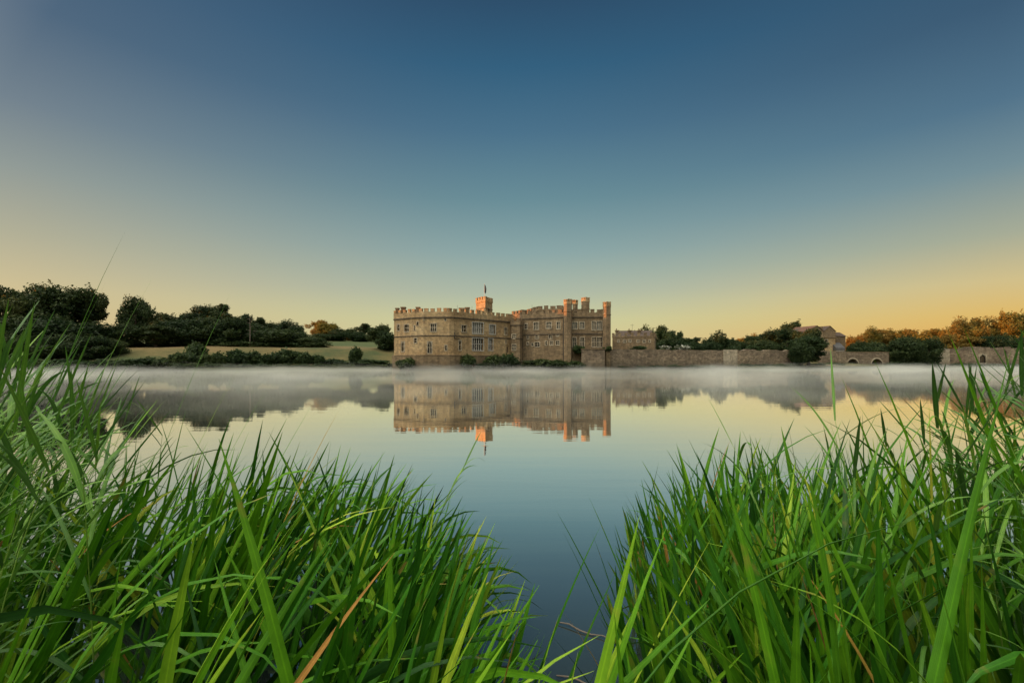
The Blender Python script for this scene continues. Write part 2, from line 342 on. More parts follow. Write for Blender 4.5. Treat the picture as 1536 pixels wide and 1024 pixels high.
def string(plan, z, parent, edges, h=.22, out=.16, mat=None):
    o = inset(plan, -out); mb = MB()
    for k in edges:
        j = (k+1) % len(plan); a, b_, c_, d = o[k], o[j], plan[j], plan[k]
        mb.poly([(*a,z),(*b_,z),(*b_,z+h),(*a,z+h)]); mb.poly([(*a,z+h),(*b_,z+h),(*c_,z+h+.05),(*d,z+h+.05)]); mb.poly([(*b_,z),(*a,z),(*d,z-.04),(*c_,z-.04)])
    return mb.build('string_course', mat or M['dark_stone'], parent)  # default dark colour stands for the shadow under the moulding
def window(A, B, h, kind, parent, lights=2, light=False, trans=1):
    s0, s1, z0, z1 = h; e, n, L = frame(A, B); mb = MB(); t = .15
    if kind != 'slit':
        mb.obox(A, e, n, s0-t, s0, -.05, .05, z0-t, z1+t); mb.obox(A, e, n, s1, s1+t, -.05, .05, z0-t, z1+t)
        mb.obox(A, e, n, s0, s1, -.05, .047, z1, z1+t); mb.obox(A, e, n, s0, s1, -.05, .09, z0-t*1.2, z0)
        mw = .10
        for i in range(1, lights):
            c_ = s0+(s1-s0)*i/lights; mb.obox(A, e, n, c_-mw/2, c_+mw/2, -.28, -.10, z0, z1)
        for i in range(1, trans+1):
            c_ = z0+(z1-z0)*(i/(trans+1) if trans > 1 else .52); mb.obox(A, e, n, s0, s1, -.27, -.11, c_-.05, c_+.05)
    else:
        mb.obox(A, e, n, s0-.1, s0, -.04, .04, z0-.1, z1+.1); mb.obox(A, e, n, s1, s1+.1, -.04, .04, z0-.1, z1+.1)
        mb.obox(A, e, n, s0, s1, -.04, .037, z1, z1+.1); mb.obox(A, e, n, s0, s1, -.04, .037, z0-.1, z0)
    if kind == 'arch':                                   # pointed head: stone spandrels close the top corners
        hgt = min((s1-s0)*.9, (z1-z0)*.4); c_ = (s0+s1)/2
        def q(s, d, z): return (A[0]+e[0]*s+n[0]*d, A[1]+e[1]*s+n[1]*d, z)
        for sd in (0, 1):
            pts = []
            for i in range(7):
                a = i/6; w = (1-a**1.7)*(s1-s0)/2; pts.append((c_-w if sd == 0 else c_+w, z1-hgt+a*hgt))
            pts.append((s0 if sd == 0 else s1, z1)); 
            if sd == 0: pts.reverse()
            f = [q(s, -.02, z) for s, z in pts]; bk = [q(s, -.3, z) for s, z in pts]
            if sd == 1: f = f; 
            mb.poly(f)
            for i in range(len(f)): mb.poly([f[i], bk[i], bk[(i+1) % len(f)], f[(i+1) % len(f)]])
    w = mb.build('window', M['white' if lights >= 3 and (z1-z0) > 1.6 and A[0] < 0 else 'pale_stone'], parent)
    g = MB(); g.obox(A, e, n, s0-.01, s1+.01, -.36, -.32, z0-.01, z1+.01); g.build('pane', M['pane_light' if light else 'pane_dark'], w)
    return w
def block(parent, plan, z0, z1, mat, wins=None, name='wall', roof=True, merge=None):
    wins = wins or {}; mb = merge or MB(); n = len(plan)
    for k in range(n):
        A, B = plan[k], plan[(k+1) % n]; hs = []
        for w in wins.get(k, []):
            x0, x1, y0, y1 = w['px']; xm = (x0+x1)/2; s0, _ = hit(A, B, x0); s1, _ = hit(A, B, x1); _, zt = hit(A, B, xm, y0); _, zb = hit(A, B, xm, y1)
            h = (s0, s1, zb, zt); hs.append(h)
            if w.get('door'):
                e, nn, L = frame(A, B); d = MB(); d.obox(A, e, nn, s0, s1, -.3, -.2, zb, zt); d.build('door', M['door'], parent)
            else: window(A, B, h, w.get('k', 'sq'), parent, w.get('n', 2), w.get('l', False), w.get('t', 1))
        wall(mb, A, B, z0, z1, hs)
    if merge: return None
    o = mb.build(name, mat, parent)
    if roof:
        r = MB(); ip = inset(plan, .02); r.prism(ip, z1-.12, z1-.02, True); r.build('roof', M['lead'], parent)
    return o
def W(x0, x1, y0, y1, k='sq', n=2, l=False, t=1, src=1, door=False):
    a, b_, s = (580, 415, 7.06) if src == 1 else (760, 430, 6.4)
    return dict(px=(a+x0/s, a+x1/s, b_+y0/s, b_+y1/s) if src in (1, 2) else (x0, x1, y0, y1), k=k, n=n, l=l, t=t, door=door)
def ngon(c, r, n=8, rot=0): return [(c[0]+r*math.cos(rot+2*math.pi*i/n), c[1]+r*math.sin(rot+2*math.pi*i/n)) for i in range(n)]

castle = empty('castle', (0, 98, 0), 'large sandy stone castle with battlements and sunlit turrets standing in the lake', 'castle')
# round-ended left wing
G = [P(591,95), P(618,91.5), P(636,90.4), P(674,90), P(681,90.4), P(766,101), (1.5,112), (-24,112)]
win = {0: [W(112,136,505,570,'arch',1), W(188,233,508,580,'sq',2), W(157,188,690,788,'arch',2)],
       1: [W(290,301,517,568,'slit',1), W(320,336,476,516,'slit',1), W(292,318,652,698,'sq',1)],
       2: [W(467,525,498,576,'sq',3), W(434,476,690,808,'arch',2), W(388,400,440,460,'slit',1), W(612,628,442,466,'slit',1), W(618,636,724,778,'arch',1), W(194,202,440,460,'slit',1)],
       4: [W(795,842,515,583,'sq',2), W(765,788,676,776,'arch',1), W(908,1022,486,600,'sq',5,True), W(1088,1150,510,606,'sq',3,True), W(1248,1272,540,612,'sq',2,True),
           W(908,1024,652,778,'sq',5), W(1078,1124,655,778,'sq',3), W(1256,1270,668,704,'slit',1), W(1270,1288,742,806,door=True)]}
win[2] = win[2][:3]+win[2][3:5]
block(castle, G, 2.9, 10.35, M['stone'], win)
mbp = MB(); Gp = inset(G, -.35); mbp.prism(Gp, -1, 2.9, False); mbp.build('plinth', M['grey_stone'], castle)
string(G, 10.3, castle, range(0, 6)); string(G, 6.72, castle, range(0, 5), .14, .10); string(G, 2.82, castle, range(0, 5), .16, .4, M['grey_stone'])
parapet(G, 10.55, 11.55, 12.15, M['stone'], castle, .72, .78, seed=3)
for i, (px, top, w, D) in enumerate([(596,462,4.5,97),(605,460.5,6,96),(627,460.5,5,94),(692.5,462,7,96),(701,461,6,97),(717,465,4,99)]):   # chimney stacks behind the battlements
    x0, y0 = P(px, D); hw = w/F*D/2; z1 = Z(top, D); c_ = MB(); c_.prism([(x0-hw,y0-hw),(x0+hw,y0-hw),(x0+hw,y0+hw),(x0-hw,y0+hw)], 10.2, z1-.25); c_.prism([(x0-hw-.1,y0-hw-.1),(x0+hw+.1,y0-hw-.1),(x0+hw+.1,y0+hw+.1),(x0-hw-.1,y0+hw+.1)], z1-.25+.002, z1); c_.build('chimney', M['grey_stone'], castle)
# square stair turret catching the sun
T = [P(714,100.6), P(728,97.5), P(738.6,101), P(724.5,104)]
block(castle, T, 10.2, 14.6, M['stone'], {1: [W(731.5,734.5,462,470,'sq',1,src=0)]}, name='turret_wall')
string(T, 13.1, castle, range(4), .14, .08, M['grey_stone']); parapet(T, 14.6, 15.05, 15.55, M['stone'], castle, .6, .5, .35, 5, .10)
# narrow link turret
LT = [P(765.6,100.6), P(768,99.4), P(780,99.2), P(783.6,100.8), P(783,104), P(766,104)]
block(castle, LT, -1, 9.6, M['grey_stone'], {1: [W(52,84,457,494,'sq',3,src=2), W(54,86,552,606,'sq',3,src=2)]})
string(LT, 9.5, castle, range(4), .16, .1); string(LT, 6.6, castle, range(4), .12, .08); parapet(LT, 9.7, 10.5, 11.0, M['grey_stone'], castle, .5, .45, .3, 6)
# main keep: left face, right face and the sunlit upper storey behind
K = [P(783,102.3), P(846,98.2), P(905,98.2), (19.8,116), (0.5,116)]
kw = {0: [W(172,198,357,403,'sq',2,src=2), W(262,306,342,410,'sq',3,True,src=2), W(382,428,340,398,'sq',3,True,src=2), W(482,511,337,403,'sq',2,True,src=2),
          W(196,211,472,498,'sq',1,src=2), W(276,304,467,495,'sq',2,src=2), W(406,434,464,494,'sq',2,src=2), W(478,500,458,472,'sq',2,src=2),
          W(196,211,532,558,'sq',1,src=2), W(238,257,540,564,'sq',1,src=2), W(272,316,534,572,'sq',2,src=2), W(373,388,522,558,'sq',1,src=2), W(418,443,520,556,'sq',2,src=2), W(474,506,520,556,'sq',2,src=2)],
      1: [W(630,676,338,403,'sq',3,True,src=2), W(700,744,340,400,'sq',3,True,src=2), W(820,855,333,413,'sq',3,True,src=2), W(866,914,333,413,'sq',3,True,src=2),
          W(568,580,540,575,'slit',1,src=2), W(636,664,487,576,'sq',2,src=2), W(708,744,487,574,'sq',3,src=2), W(822,856,484,576,'sq',3,src=2), W(867,916,484,578,'sq',4,src=2)]}
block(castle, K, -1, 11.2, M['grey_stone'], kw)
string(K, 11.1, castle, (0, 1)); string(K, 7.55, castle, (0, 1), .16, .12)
parapet(K, 11.35, 12.25, 12.85, M['grey_stone'], castle, .85, .7, .5, 9)
U = [P(791,108), P(807,101.6), P(844,100.2), (13,112), (5,114)]
block(castle, U, 11.2, 13.0, M['grey_stone'], name='upper_storey_wall')
parapet(U, 13.0, 13.35, 13.95, M['grey_stone'], castle, .95, .8, .45, 10)
X1 = [P(768,112), P(782,108.5), P(792,109), P(790,114), P(770,115)]      # far range glimpsed over the link
block(castle, X1, 3, 12.6, M['grey_stone'], name='rear_wall'); parapet(X1, 12.6, 13.2, 13.9, M['grey_stone'], castle, .8, .6, .4, 12)
def oct_turret(px0, px1, D, z0, top, seed, rot=.15, band=2.6):
    r = (px1-px0)/F*D/2; cx, cy = P((px0+px1)/2, D+r); pl = ngon((cx, cy), r, 6, rot)
    zt = Z(top, D); block(castle, pl, z0, zt-.9, M['grey_stone'], name='turret_wall')
    string(pl, zt-band, castle, range(6), .16, .08, M['grey_stone']); parapet(pl, zt-.9, zt-.45, zt, M['stone'], castle, .42, .36, .25, seed, .07)
oct_turret(845.5, 858.2, 96.3, -1, 448.8, 21); oct_turret(858.5, 867, 102, 11, 450.2, 22, .5); oct_turret(871.2, 885.2, 103, 11, 446.2, 23, .35); oct_turret(904, 916.6, 96.8, -1, 453.2, 24, .2)
for px, A_, B_, zz in ((845.3, K[0], K[1], 11), (783.8, K[0], K[1], 9), (904.6, K[1], K[2], 11)):
    s, _ = hit(A_, B_, px); e, n, L = frame(A_, B_); d = MB(); s = min(s, L-.1); d.obox(A_, e, n, s-.07, s+.07, .02, .16, 0, zz); d.build('drainpipe', M['pipe'], castle)
s, _ = hit(G[4], G[5], 681.5); e, n, L = frame(G[4], G[5]); d = MB(); d.obox(G[4], e, n, s-.06, s+.06, .02, .14, 6.2, 7.5); d.obox(G[4], e, n, s+.062, s+1.2, .02, .13, 6.2, 6.32); d.build('drainpipe', M['pipe'], castle)
for px, D, tp in ((686,95,457.5),(708,97,459),(798,106,457)):
    x0, y0 = P(px, D); d = MB(); d.tube([(x0,y0,10.4),(x0,y0,Z(tp,D))], .03, 4); d.build('aerial', M['pipe'], castle)
# terrace in front of the keep with its hedge
B_ = [P(872.5,94.5), P(907,94.5), P(907.5,98.6), P(872,98.6)]
t = empty('bastion', (B_[0][0], 96, 0), 'square rough stone bastion rising from the water below the keep', 'bastion')
d = MB(); d.prism(B_, -1, 4.15, False); d.build('wall', M['rubble'], t); d = MB(); d.prism(inset(B_, -.1), 4.152, 4.36); d.build('coping', M['grey_stone'], t)
d = MB(); d.prism([P(786,99.6), P(872,95.6), P(872.4,98.15), P(846,98.15), P(786,101.8)], -1, 1.0); tag(d.build('retaining_wall', M['dark_stone']), 'low dark mossy ledge wall along the foot of the keep', 'wall')

# flag on the turret
fx, fy = P(726.5, 101); fp = empty('flagpole', (fx, fy, 14.5), 'thin white flagpole on the sunlit stair turret', 'flagpole')
d = MB(); d.tube([(fx,fy,14.4),(fx,fy,Z(425,101))], [.06,.04], 8); d.build('pole', M['pole'], fp)
d = MB(); zt = Z(426.5,101); pts = [(0,zt),(.25,zt-.3),(.42,zt-1.0),(.35,zt-1.8),(.12,zt-2.1),(0,zt-1.6)]
f_ = [(fx+.05+a, fy-.03+.12*math.sin(a*9), z_) for a, z_ in pts]; d.hexa(f_, [(p[0], p[1]+.04, p[2]) for p in f_]); tag(d.build('flag', M['flag']), 'dark flag hanging limp from the top of the castle flagpole', 'flag')

# ------------------------------------------------------------------ outbuilding, walls, gatehouse, bridge, ruin
def crenel_building():
    O = [P(918.6,118), P(982,116), P(984,128), P(921,128)]
    t = empty('crenellated_range', (O[0][0], 118, 3), 'low battlemented stone range with red roof and small chimneys right of the castle', 'building')
    ws = {0: [W(1066,1080,513,530,src=2,n=2), W(1122,1145,512,534,src=2,n=2), W(1172,1194,510,528,src=2,n=2), W(1252,1275,512,530,src=2,n=2), W(1310,1332,512,534,src=2,n=2), W(1364,1380,513,530,src=2,n=1)]}
    block(t, O, 2.0, 7.9, M['grey_stone'], ws); parapet(O, 7.9, 8.25, 9.0, M['grey_stone'], t, .75, .95, .4, 31)
    I_ = inset(O, .8); zr = 10.0; mL = ((I_[0][0]+I_[3][0])/2, (I_[0][1]+I_[3][1])/2, zr); mR = ((I_[1][0]+I_[2][0])/2, (I_[1][1]+I_[2][1])/2, zr)
    r = MB(); q_ = [(*p, 8.0) for p in I_]; r.poly([q_[0], q_[1], mR, mL]); r.poly([q_[2], q_[3], mL, mR]); r.poly([q_[1], q_[2], mR]); r.poly([q_[3], q_[0], mL]); r.build('pitched_roof', M['tile'], t)
    for px in (925.5, 944.5, 959):
        x0, y0 = P(px, 120.5); c_ = MB(); c_.box(x0-.35, x0+.35, y0-.4, y0+.4, 8.2, 9.7); c_.box(x0-.5, x0+.5, y0-.55, y0+.55, 9.702, 9.95); c_.tube([(x0-.15,y0,9.95),(x0-.15,y0,10.4)], .12); c_.build('chimney', M['grey_stone'], t)
    x0, y0 = P(948.5, 120); c_ = MB(); c_.tube([(x0,y0,9),(x0,y0,11.6)], .03, 4); c_.box(x0-.5, x0+.5, y0-.02, y0+.02, 11.2, 11.25); c_.build('aerial', M['pipe'], t)
crenel_building()
def ragged(name, A, B, z0, z1, th, mat, label, seed, amp=.3, step=1.2, cat='wall', arches=()):
    rd = random.Random(seed); e, n, L = frame(A, B); cnt = max(2, int(L/step)); mb = MB()
    zt = [z1+amp*noise.noise((i*.45, seed*3.1, 0))*1.6+rd.uniform(-amp, amp)*.35 for i in range(cnt+1)]
    off = [.12*noise.noise((i*.5, seed, 5)) for i in range(cnt+1)]
    def q(i, d, z): s = L*i/cnt; d += off[i]; return (A[0]+e[0]*s+n[0]*d, A[1]+e[1]*s+n[1]*d, z)
    for i in range(cnt):
        mb.poly([q(i,0,z0), q(i+1,0,z0), q(i+1,0,zt[i+1]), q(i,0,zt[i])]); mb.poly([q(i,0,zt[i]), q(i+1,0,zt[i+1]), q(i+1,-th,zt[i+1]), q(i,-th,zt[i])]); mb.poly([q(i+1,-th,z0), q(i,-th,z0), q(i,-th,zt[i]), q(i+1,-th,zt[i+1])])
    mb.poly([q(0,-th,z0), q(0,0,z0), q(0,0,zt[0]), q(0,-th,zt[0])]); mb.poly([q(cnt,0,z0), q(cnt,-th,z0), q(cnt,-th,zt[cnt]), q(cnt,0,zt[cnt])])
    return tag(mb.build(name, mat), label, cat)
ragged('curtain_wall', P(908,98.8), P(1085,109.5), -.5, 4.35, 1.2, M['rubble'], 'long rough stone curtain wall running right from the castle keep', 41, .10)
cw = [P(1085.2,109.2), P(1106,110.6), P(1106.5,113.5), P(1085,112)]
d = MB(); d.prism(cw, -1, 4.55); tag(d.build('wall_pier', M['pale_stone']), 'pale squared stone end of the long curtain wall standing at the water', 'wall')
ragged('curtain_wall', P(1106.8,117.5), P(1198,121), .3, 4.7, 1.0, M['rubble'], 'broken-topped stone wall between the pale wall end and the big dark tree', 42, .3, .8)
ragged('curtain_wall', P(1232,131), P(1270,134), .3, 4.7, 1.0, M['rubble'], 'short stone wall below the gatehouse meeting the arched bridge', 43, .1)
# bridge
def bridge():
    A, B = P(1270.5,135), P(1334,136.5); e, n, L = frame(A, B); t = empty('stone_bridge', (A[0], 136, 0), 'old stone bridge with low pointed arches beside the gatehouse', 'bridge')
    zt, zb = 4.4, -.5; ar = []
    for px in (1279.5, 1315.5):
        s, _ = hit(A, B, px); ar.append(s)
    hw, hh, spr = 1.75, 2.0, .5; mb = MB(); cur = 0; ns = 10
    def q(s, d, z): return (A[0]+e[0]*s+n[0]*d, A[1]+e[1]*s+n[1]*d, z)
    for c_ in ar:
        mb.poly([q(cur,0,zb), q(c_-hw,0,zb), q(c_-hw,0,zt), q(cur,0,zt)])
        pts = [(c_+hw*math.cos(math.pi*(1-i/ns)), spr+hh*(math.sin(math.pi*i/ns)**.8)) for i in range(ns+1)]
        mb.poly([q(c_-hw,-4,zb), q(c_-hw,-4,spr), q(c_-hw,0,spr), q(c_-hw,0,zb)]); mb.poly([q(c_+hw,0,zb), q(c_+hw,0,spr), q(c_+hw,-4,spr), q(c_+hw,-4,zb)])
        for i in range(ns):
            (sa, za), (sb, zb_) = pts[i], pts[i+1]; mb.poly([q(sa,0,za), q(sb,0,zb_), q(sb,0,zt), q(sa,0,zt)]); mb.poly([q(sa,0,za), q(sa,-4,za), q(sb,-4,zb_), q(sb,0,zb_)])
        cur = c_+hw
    mb.poly([q(cur,0,zb), q(L,0,zb), q(L,0,zt), q(cur,0,zt)]); mb.poly([q(0,0,zt), q(L,0,zt), q(L,-4,zt), q(0,-4,zt)])
    mb.poly([q(L,0,zb), q(L,-4,zb), q(L,-4,zt), q(L,0,zt)]); mb.poly([q(L,-4,2.5), q(0,-4,2.5), q(0,-4,zt), q(L,-4,zt)])
    mb.build('deck', M['rubble'], t)
    p = MB(); p.obox(A, e, n, 0, L, -.35, .08, zt+.002, zt+.18); p.build('coping', M['grey_stone'], t)
    for c_ in ar:
        a_ = MB(); pts = [(math.cos(math.pi*(1-i/ns)), math.sin(math.pi*i/ns)**.8) for i in range(ns+1)]
        for i in range(ns):
            (u0, v0), (u1, v1) = pts[i], pts[i+1]
            r_ = [q(c_+hw*u0,.06,spr+hh*v0), q(c_+hw*u1,.06,spr+hh*v1), q(c_+(hw+.35)*u1,.06,spr+(hh+.35)*v1), q(c_+(hw+.35)*u0,.06,spr+(hh+.35)*v0)]
            a_.poly(r_); a_.poly([q(c_+(hw+.35)*u0,.06,spr+(hh+.35)*v0), q(c_+(hw+.35)*u1,.06,spr+(hh+.35)*v1), q(c_+(hw+.35)*u1,-.1,spr+(hh+.35)*v1), q(c_+(hw+.35)*u0,-.1,spr+(hh+.35)*v0)])
        a_.build('arch_ring', M['pale_stone'], t)
bridge()
# gatehouse
def gatehouse():
    D = 141; A, B = P(1214,D-2), P(1253.5,D); Bk = (B[0]+2, B[1]+9); Ak = (A[0]+1, A[1]+9); pl = [A, B, Bk, Ak]
    t = empty('gatehouse', (A[0], D, 2), 'tall pale stone gatehouse with twin gables above the trees on the right', 'building')
    block(t, pl, 1, 9.0, M['stone'], {0: [W(1237.3,1242.2,509,518,'arch',1,src=0)], 1: []}, roof=False)
    string(pl, 9.0, t, range(4), .25, .25, M['grey_stone'])
    g = MB(); e, n, L = frame(A, B)
    def q(s, d, z): return (A[0]+e[0]*s+n[0]*d, A[1]+e[1]*s+n[1]*d, z)
    ro = MB()
    for a, b_ in ((.3, L*.52), (L*.53, L-.05)):
        m_ = (a+b_)/2; g.poly([q(a,.1,9.25), q(b_,.1,9.25), q(b_,.1,11.0), q(m_,.1,12.6), q(a,.1,11.0)])
        g.poly([q(b_,.1,9.25), q(b_,-8,9.25), q(b_,-8,11.0), q(b_,.1,11.0)]); g.poly([q(a,-8,9.25), q(a,.1,9.25), q(a,.1,11.0), q(a,-8,11.0)])
        for s_, t_ in ((a-.1, m_), (b_+.1, m_)):
            z_ = 10.95; r0, r1, r2, r3 = q(s_,.3,z_), q(t_,.3,12.72), q(t_,-8,12.72), q(s_,-8,z_)
            ro.poly([r0, r1, r2, r3] if s_ > t_ else [r3, r2, r1, r0])
    g.build('gable', M['grey_stone'], t); ro.build('roof', M['tile'], t)
    c_ = MB(); s_ = L*.525; c_.obox(A, e, n, s_-.5, s_+.5, -1.5, -.6, 10.4, 12.5); c_.build('chimney', M['grey_stone'], t)
    w_ = MB(); s0, _ = hit(A, B, 1227.5); w_.obox(A, e, n, s0-.2, s0+.2, .07, .11, 10.4, 11.2); w_.build('slit', M['pane_dark'], t)
    # lower right wing, dark lean-to, white hatch
    C0, C1 = P(1254.5,142), P(1268.5,143.5); pl2 = [C0, C1, (C1[0], C1[1]+6), (C0[0], C0[1]+6)]; block(t, pl2, 1, 9.6, M['grey_stone'], name='wing_wall', roof=False)
    r = MB(); r.hexa([(*p, 9.6) for p in inset(pl2, -.3)], [(*p, 10.9) for p in inset(pl2, 1.2)]); r.build('wing_roof', M['tile'], t)
    L0, L1 = P(1254.6,139.6), P(1266.5,140.2); pl3 = [L0, L1, (L1[0], L1[1]+2), (L0[0], L0[1]+2)]; s = MB(); s.prism(pl3, 3.2, 5.1); s.build('lean_to_wall', M['white'], t)
    s = MB(); s.hexa([(*p, 5.11) for p in inset(pl3, -.2)], [(*p, 7.6) if i > 1 else (*p, 5.9) for i, p in enumerate(inset(pl3, -.15))]); s.build('lean_to_roof', M['lead'], t)
gatehouse()
ragged('ruined_pier', P(1408,137), P(1425,137.3), .3, 5.7, 2.5, M['pale_stone'], 'square stump of pale stone wall at the water among the right-hand trees', 44, .3, .6)
ragged('garden_wall', P(1425.3,140), P(1448,140), .3, 4.0, .8, M['rubble'], 'low dark stone wall joining the stone stump and the ruined mill', 45, .15, .8)
def ruin():
    A, B = P(1448,138), P(1590,141); C1 = (B[0], B[1]+7); C0 = (A[0]+1, A[1]+7); pl = [A, B, C1, C0]
    t = empty('ruined_mill', (A[0], 138, 0), 'long roofless ruined stone mill with an arched doorway at the right edge', 'ruin')
    mb = MB(); s0, _ = hit(A, B, 1469.5); s1, _ = hit(A, B, 1480); s2, _ = hit(A, B, 1508); s3, _ = hit(A, B, 1510.5)
    wall(mb, A, B, 0, 5.7, [(s0, s1, Z(544,138.5), Z(531.5,138.5)), (s2, s3, Z(531,139), Z(526,139))])
    wall(mb, B, C1, 0, 5.7); wall(mb, C1, C0, 0, 5.7); wall(mb, C0, A, 0, 5.7)
    mb.build('wall', M['rubble'], t)
    e, n, L = frame(A, B); rd = random.Random(5); c_ = MB(); s = 0
    while s < L-.5:
        w_ = rd.uniform(.8, 2.2); w_ = min(w_, L-s); c_.obox(A, e, n, s, s+w_-.02, -.8, .03, 5.7, 5.75+rd.uniform(.0, .45)); s += w_
    c_.build('broken_top', M['rubble'], t)
    h = (s0, s1, Z(544,138.5), Z(531.5,138.5)); window(A, B, h, 'arch', t, 1, False, 0)
ruin()

# ------------------------------------------------------------------ trees
def quads(cent, size, nrm=None, jit=.9, asp=1.0):
    n = len(cent); a = rng.normal(size=(n, 3))
    if nrm is not None: a = nrm+jit*a*.8
    a /= np.linalg.norm(a, axis=1, keepdims=True)+1e-9
    t = np.cross(a, rng.normal(size=(n, 3))); t /= np.linalg.norm(t, axis=1, keepdims=True)+1e-9
    b_ = np.cross(a, t); s = (size*rng.uniform(.6, 1.35, n))[:, None]*.5
    t = t*s; b_ = b_*s*asp
    v = np.stack([cent-t-b_*.6, cent+t*.9-b_, cent+t*.7+b_, cent-t+b_*.8], 1).reshape(-1, 3)
    return v, np.arange(n*4).reshape(n, 4)
def crown_mesh(name, h0, h1, rx, nl, leaves, size, mat, seed, lob=(.22, .42), flat=1.0):
    r = np.random.default_rng(seed); H = (h1-h0)/2; zc_ = (h0+h1)/2; pts = []; nr = []; tint = []
    L_ = []
    for i in range(nl):
        d = r.normal(size=3); d /= np.linalg.norm(d); k = r.uniform(.45, .78)
        rad = rx*r.uniform(*lob); c_ = np.array([d[0]*rx*k, d[1]*rx*k, zc_+d[2]*H*k*flat]); L_.append((c_, rad))
    tot = sum(l[1]**2 for l in L_)
    for c_, rad in L_:
        n = int(leaves*rad*rad/tot); d = r.normal(size=(n, 3)); d /= np.linalg.norm(d, axis=1, keepdims=True)
        # twiggy lumps on each lobe
        bump = 1+.22*np.sin(d[:,0]*7+seed)*np.sin(d[:,1]*6+i)*1.2+.15*np.sin(d[:,2]*11+d[:,0]*5)
        rr_ = rad*bump*r.uniform(.55, 1.05, n)**.6
        p = c_+d*rr_[:, None]*np.array([1, 1, .8]); pts.append(p); nr.append(d); tint.append(np.clip(r.normal(.45+.12*r.normal(), .22, n), 0, 1))
    # sprays breaking the outline
    n = leaves//9; d = r.normal(size=(n, 3)); d[:,2] = np.abs(d[:,2])*.8-.2; d /= np.linalg.norm(d, axis=1, keepdims=True); k_ = np.argmax
    ci = r.integers(0, nl, n//14+1).repeat(14)[:n]; cc = np.array([L_[i][0] for i in ci]); ra = np.array([L_[i][1] for i in ci]); dd = r.normal(size=(n//14+1, 3)); dd[:,2] = np.abs(dd[:,2]); dd /= np.linalg.norm(dd, axis=1, keepdims=True); dd = dd.repeat(14, 0)[:n]
    p = cc+dd*ra[:, None]*r.uniform(.95, 1.28, n)[:, None]+r.normal(size=(n, 3))*size*.8; pts.append(p); nr.append(dd); tint.append(r.uniform(.3, 1, n))
    P_ = np.concatenate(pts); v, q_ = quads(P_, size, np.concatenate(nr)); ti = np.concatenate(tint).repeat(4)
    cols = np.stack([ti, ti, ti, np.ones_like(ti)], -1)
    return np_mesh(name, v, q_, mat, cols, smooth=False), L_
def tree_proto(seed, H=16., rx=7., h0=2.5, nl=20, leaves=8500, size=.5, lob=(.24, .42), mat=None):
    cm, L_ = crown_mesh('crown', h0, H, rx, nl, leaves, size, mat or M['leaf'], seed, lob)
    mb = MB(); rd = random.Random(seed); top = (rd.uniform(-.3,.3), rd.uniform(-.3,.3), H*.62)
    mb.tube([(0,0,-1.0),(.05,0,1),(top[0]*.5,top[1]*.5,H*.3),top], [.55,.42,.34,.14], 8)
    for c_, rad in L_[:14]:
        z0_ = min(H*.58, max(h0*.6, c_[2]*rd.uniform(.35, .55))); mb.tube([(top[0]*z0_/H,top[1]*z0_/H,z0_), ((c_[0])*.5, c_[1]*.5, (z0_+c_[2])*.52), tuple(c_)], [.18,.12,.05], 5)
    return cm, mb.mesh('trunk', M['bark']), H, rx
protos = {'oak': [tree_proto(1, leaves=14000, size=.36), tree_proto(2, 16, 7.5, 2, 24, 15000, .36), tree_proto(3, 15, 6.2, 1.5, 18, 13000, .36)],
          'open': [tree_proto(4, 16, 7.5, 4, 24, 9500, .36, (.17,.30)), tree_proto(5, 17, 7, 5, 22, 9000, .36, (.17,.29))],
          'tall': [tree_proto(6, 18, 5.0, 2, 18, 12000, .36, (.28,.45)), tree_proto(7, 17, 4.4, 1.5, 18, 11000, .36, (.30,.48))],
          'low': [tree_proto(8, 11, 6.5, .2, 20, 12000, .34, (.30,.45)), tree_proto(9, 10, 5.8, .1, 18, 11000, .34, (.30,.45))]}
def place_tree(px, top, hw, D, kind, label, group=None, name='tree', gzoff=0):
    cm, tm, H, rx = protos[kind][place_tree.i % len(protos[kind])]; place_tree.i += 1
    x, y = P(px, D); z0 = gz(x, y)-.2+gzoff; hgt = Z(top, D)-z0; sz = hgt/(H+.2); sx = 1.22*(hw/F*D)/rx
    t = empty(name, (x, y, z0), label, 'tree', group); t.scale = (sx, sx*random.uniform(.85, 1.1), sz); t.rotation_euler = (0, 0, random.uniform(0, 6.28))
    if SUN_TINT and kind != 'low':
        if cm.name not in sun_tinted: c2 = cm.copy(); c2.materials.clear(); c2.materials.append(M['sun_tinted']); sun_tinted[cm.name] = c2
        cm = sun_tinted[cm.name]
    for nm, me in (('crown', cm), ('trunk', tm)):
        o = bpy.data.objects.new(nm, me); C.objects.link(o); o.parent = t
    return t
place_tree.i = 0
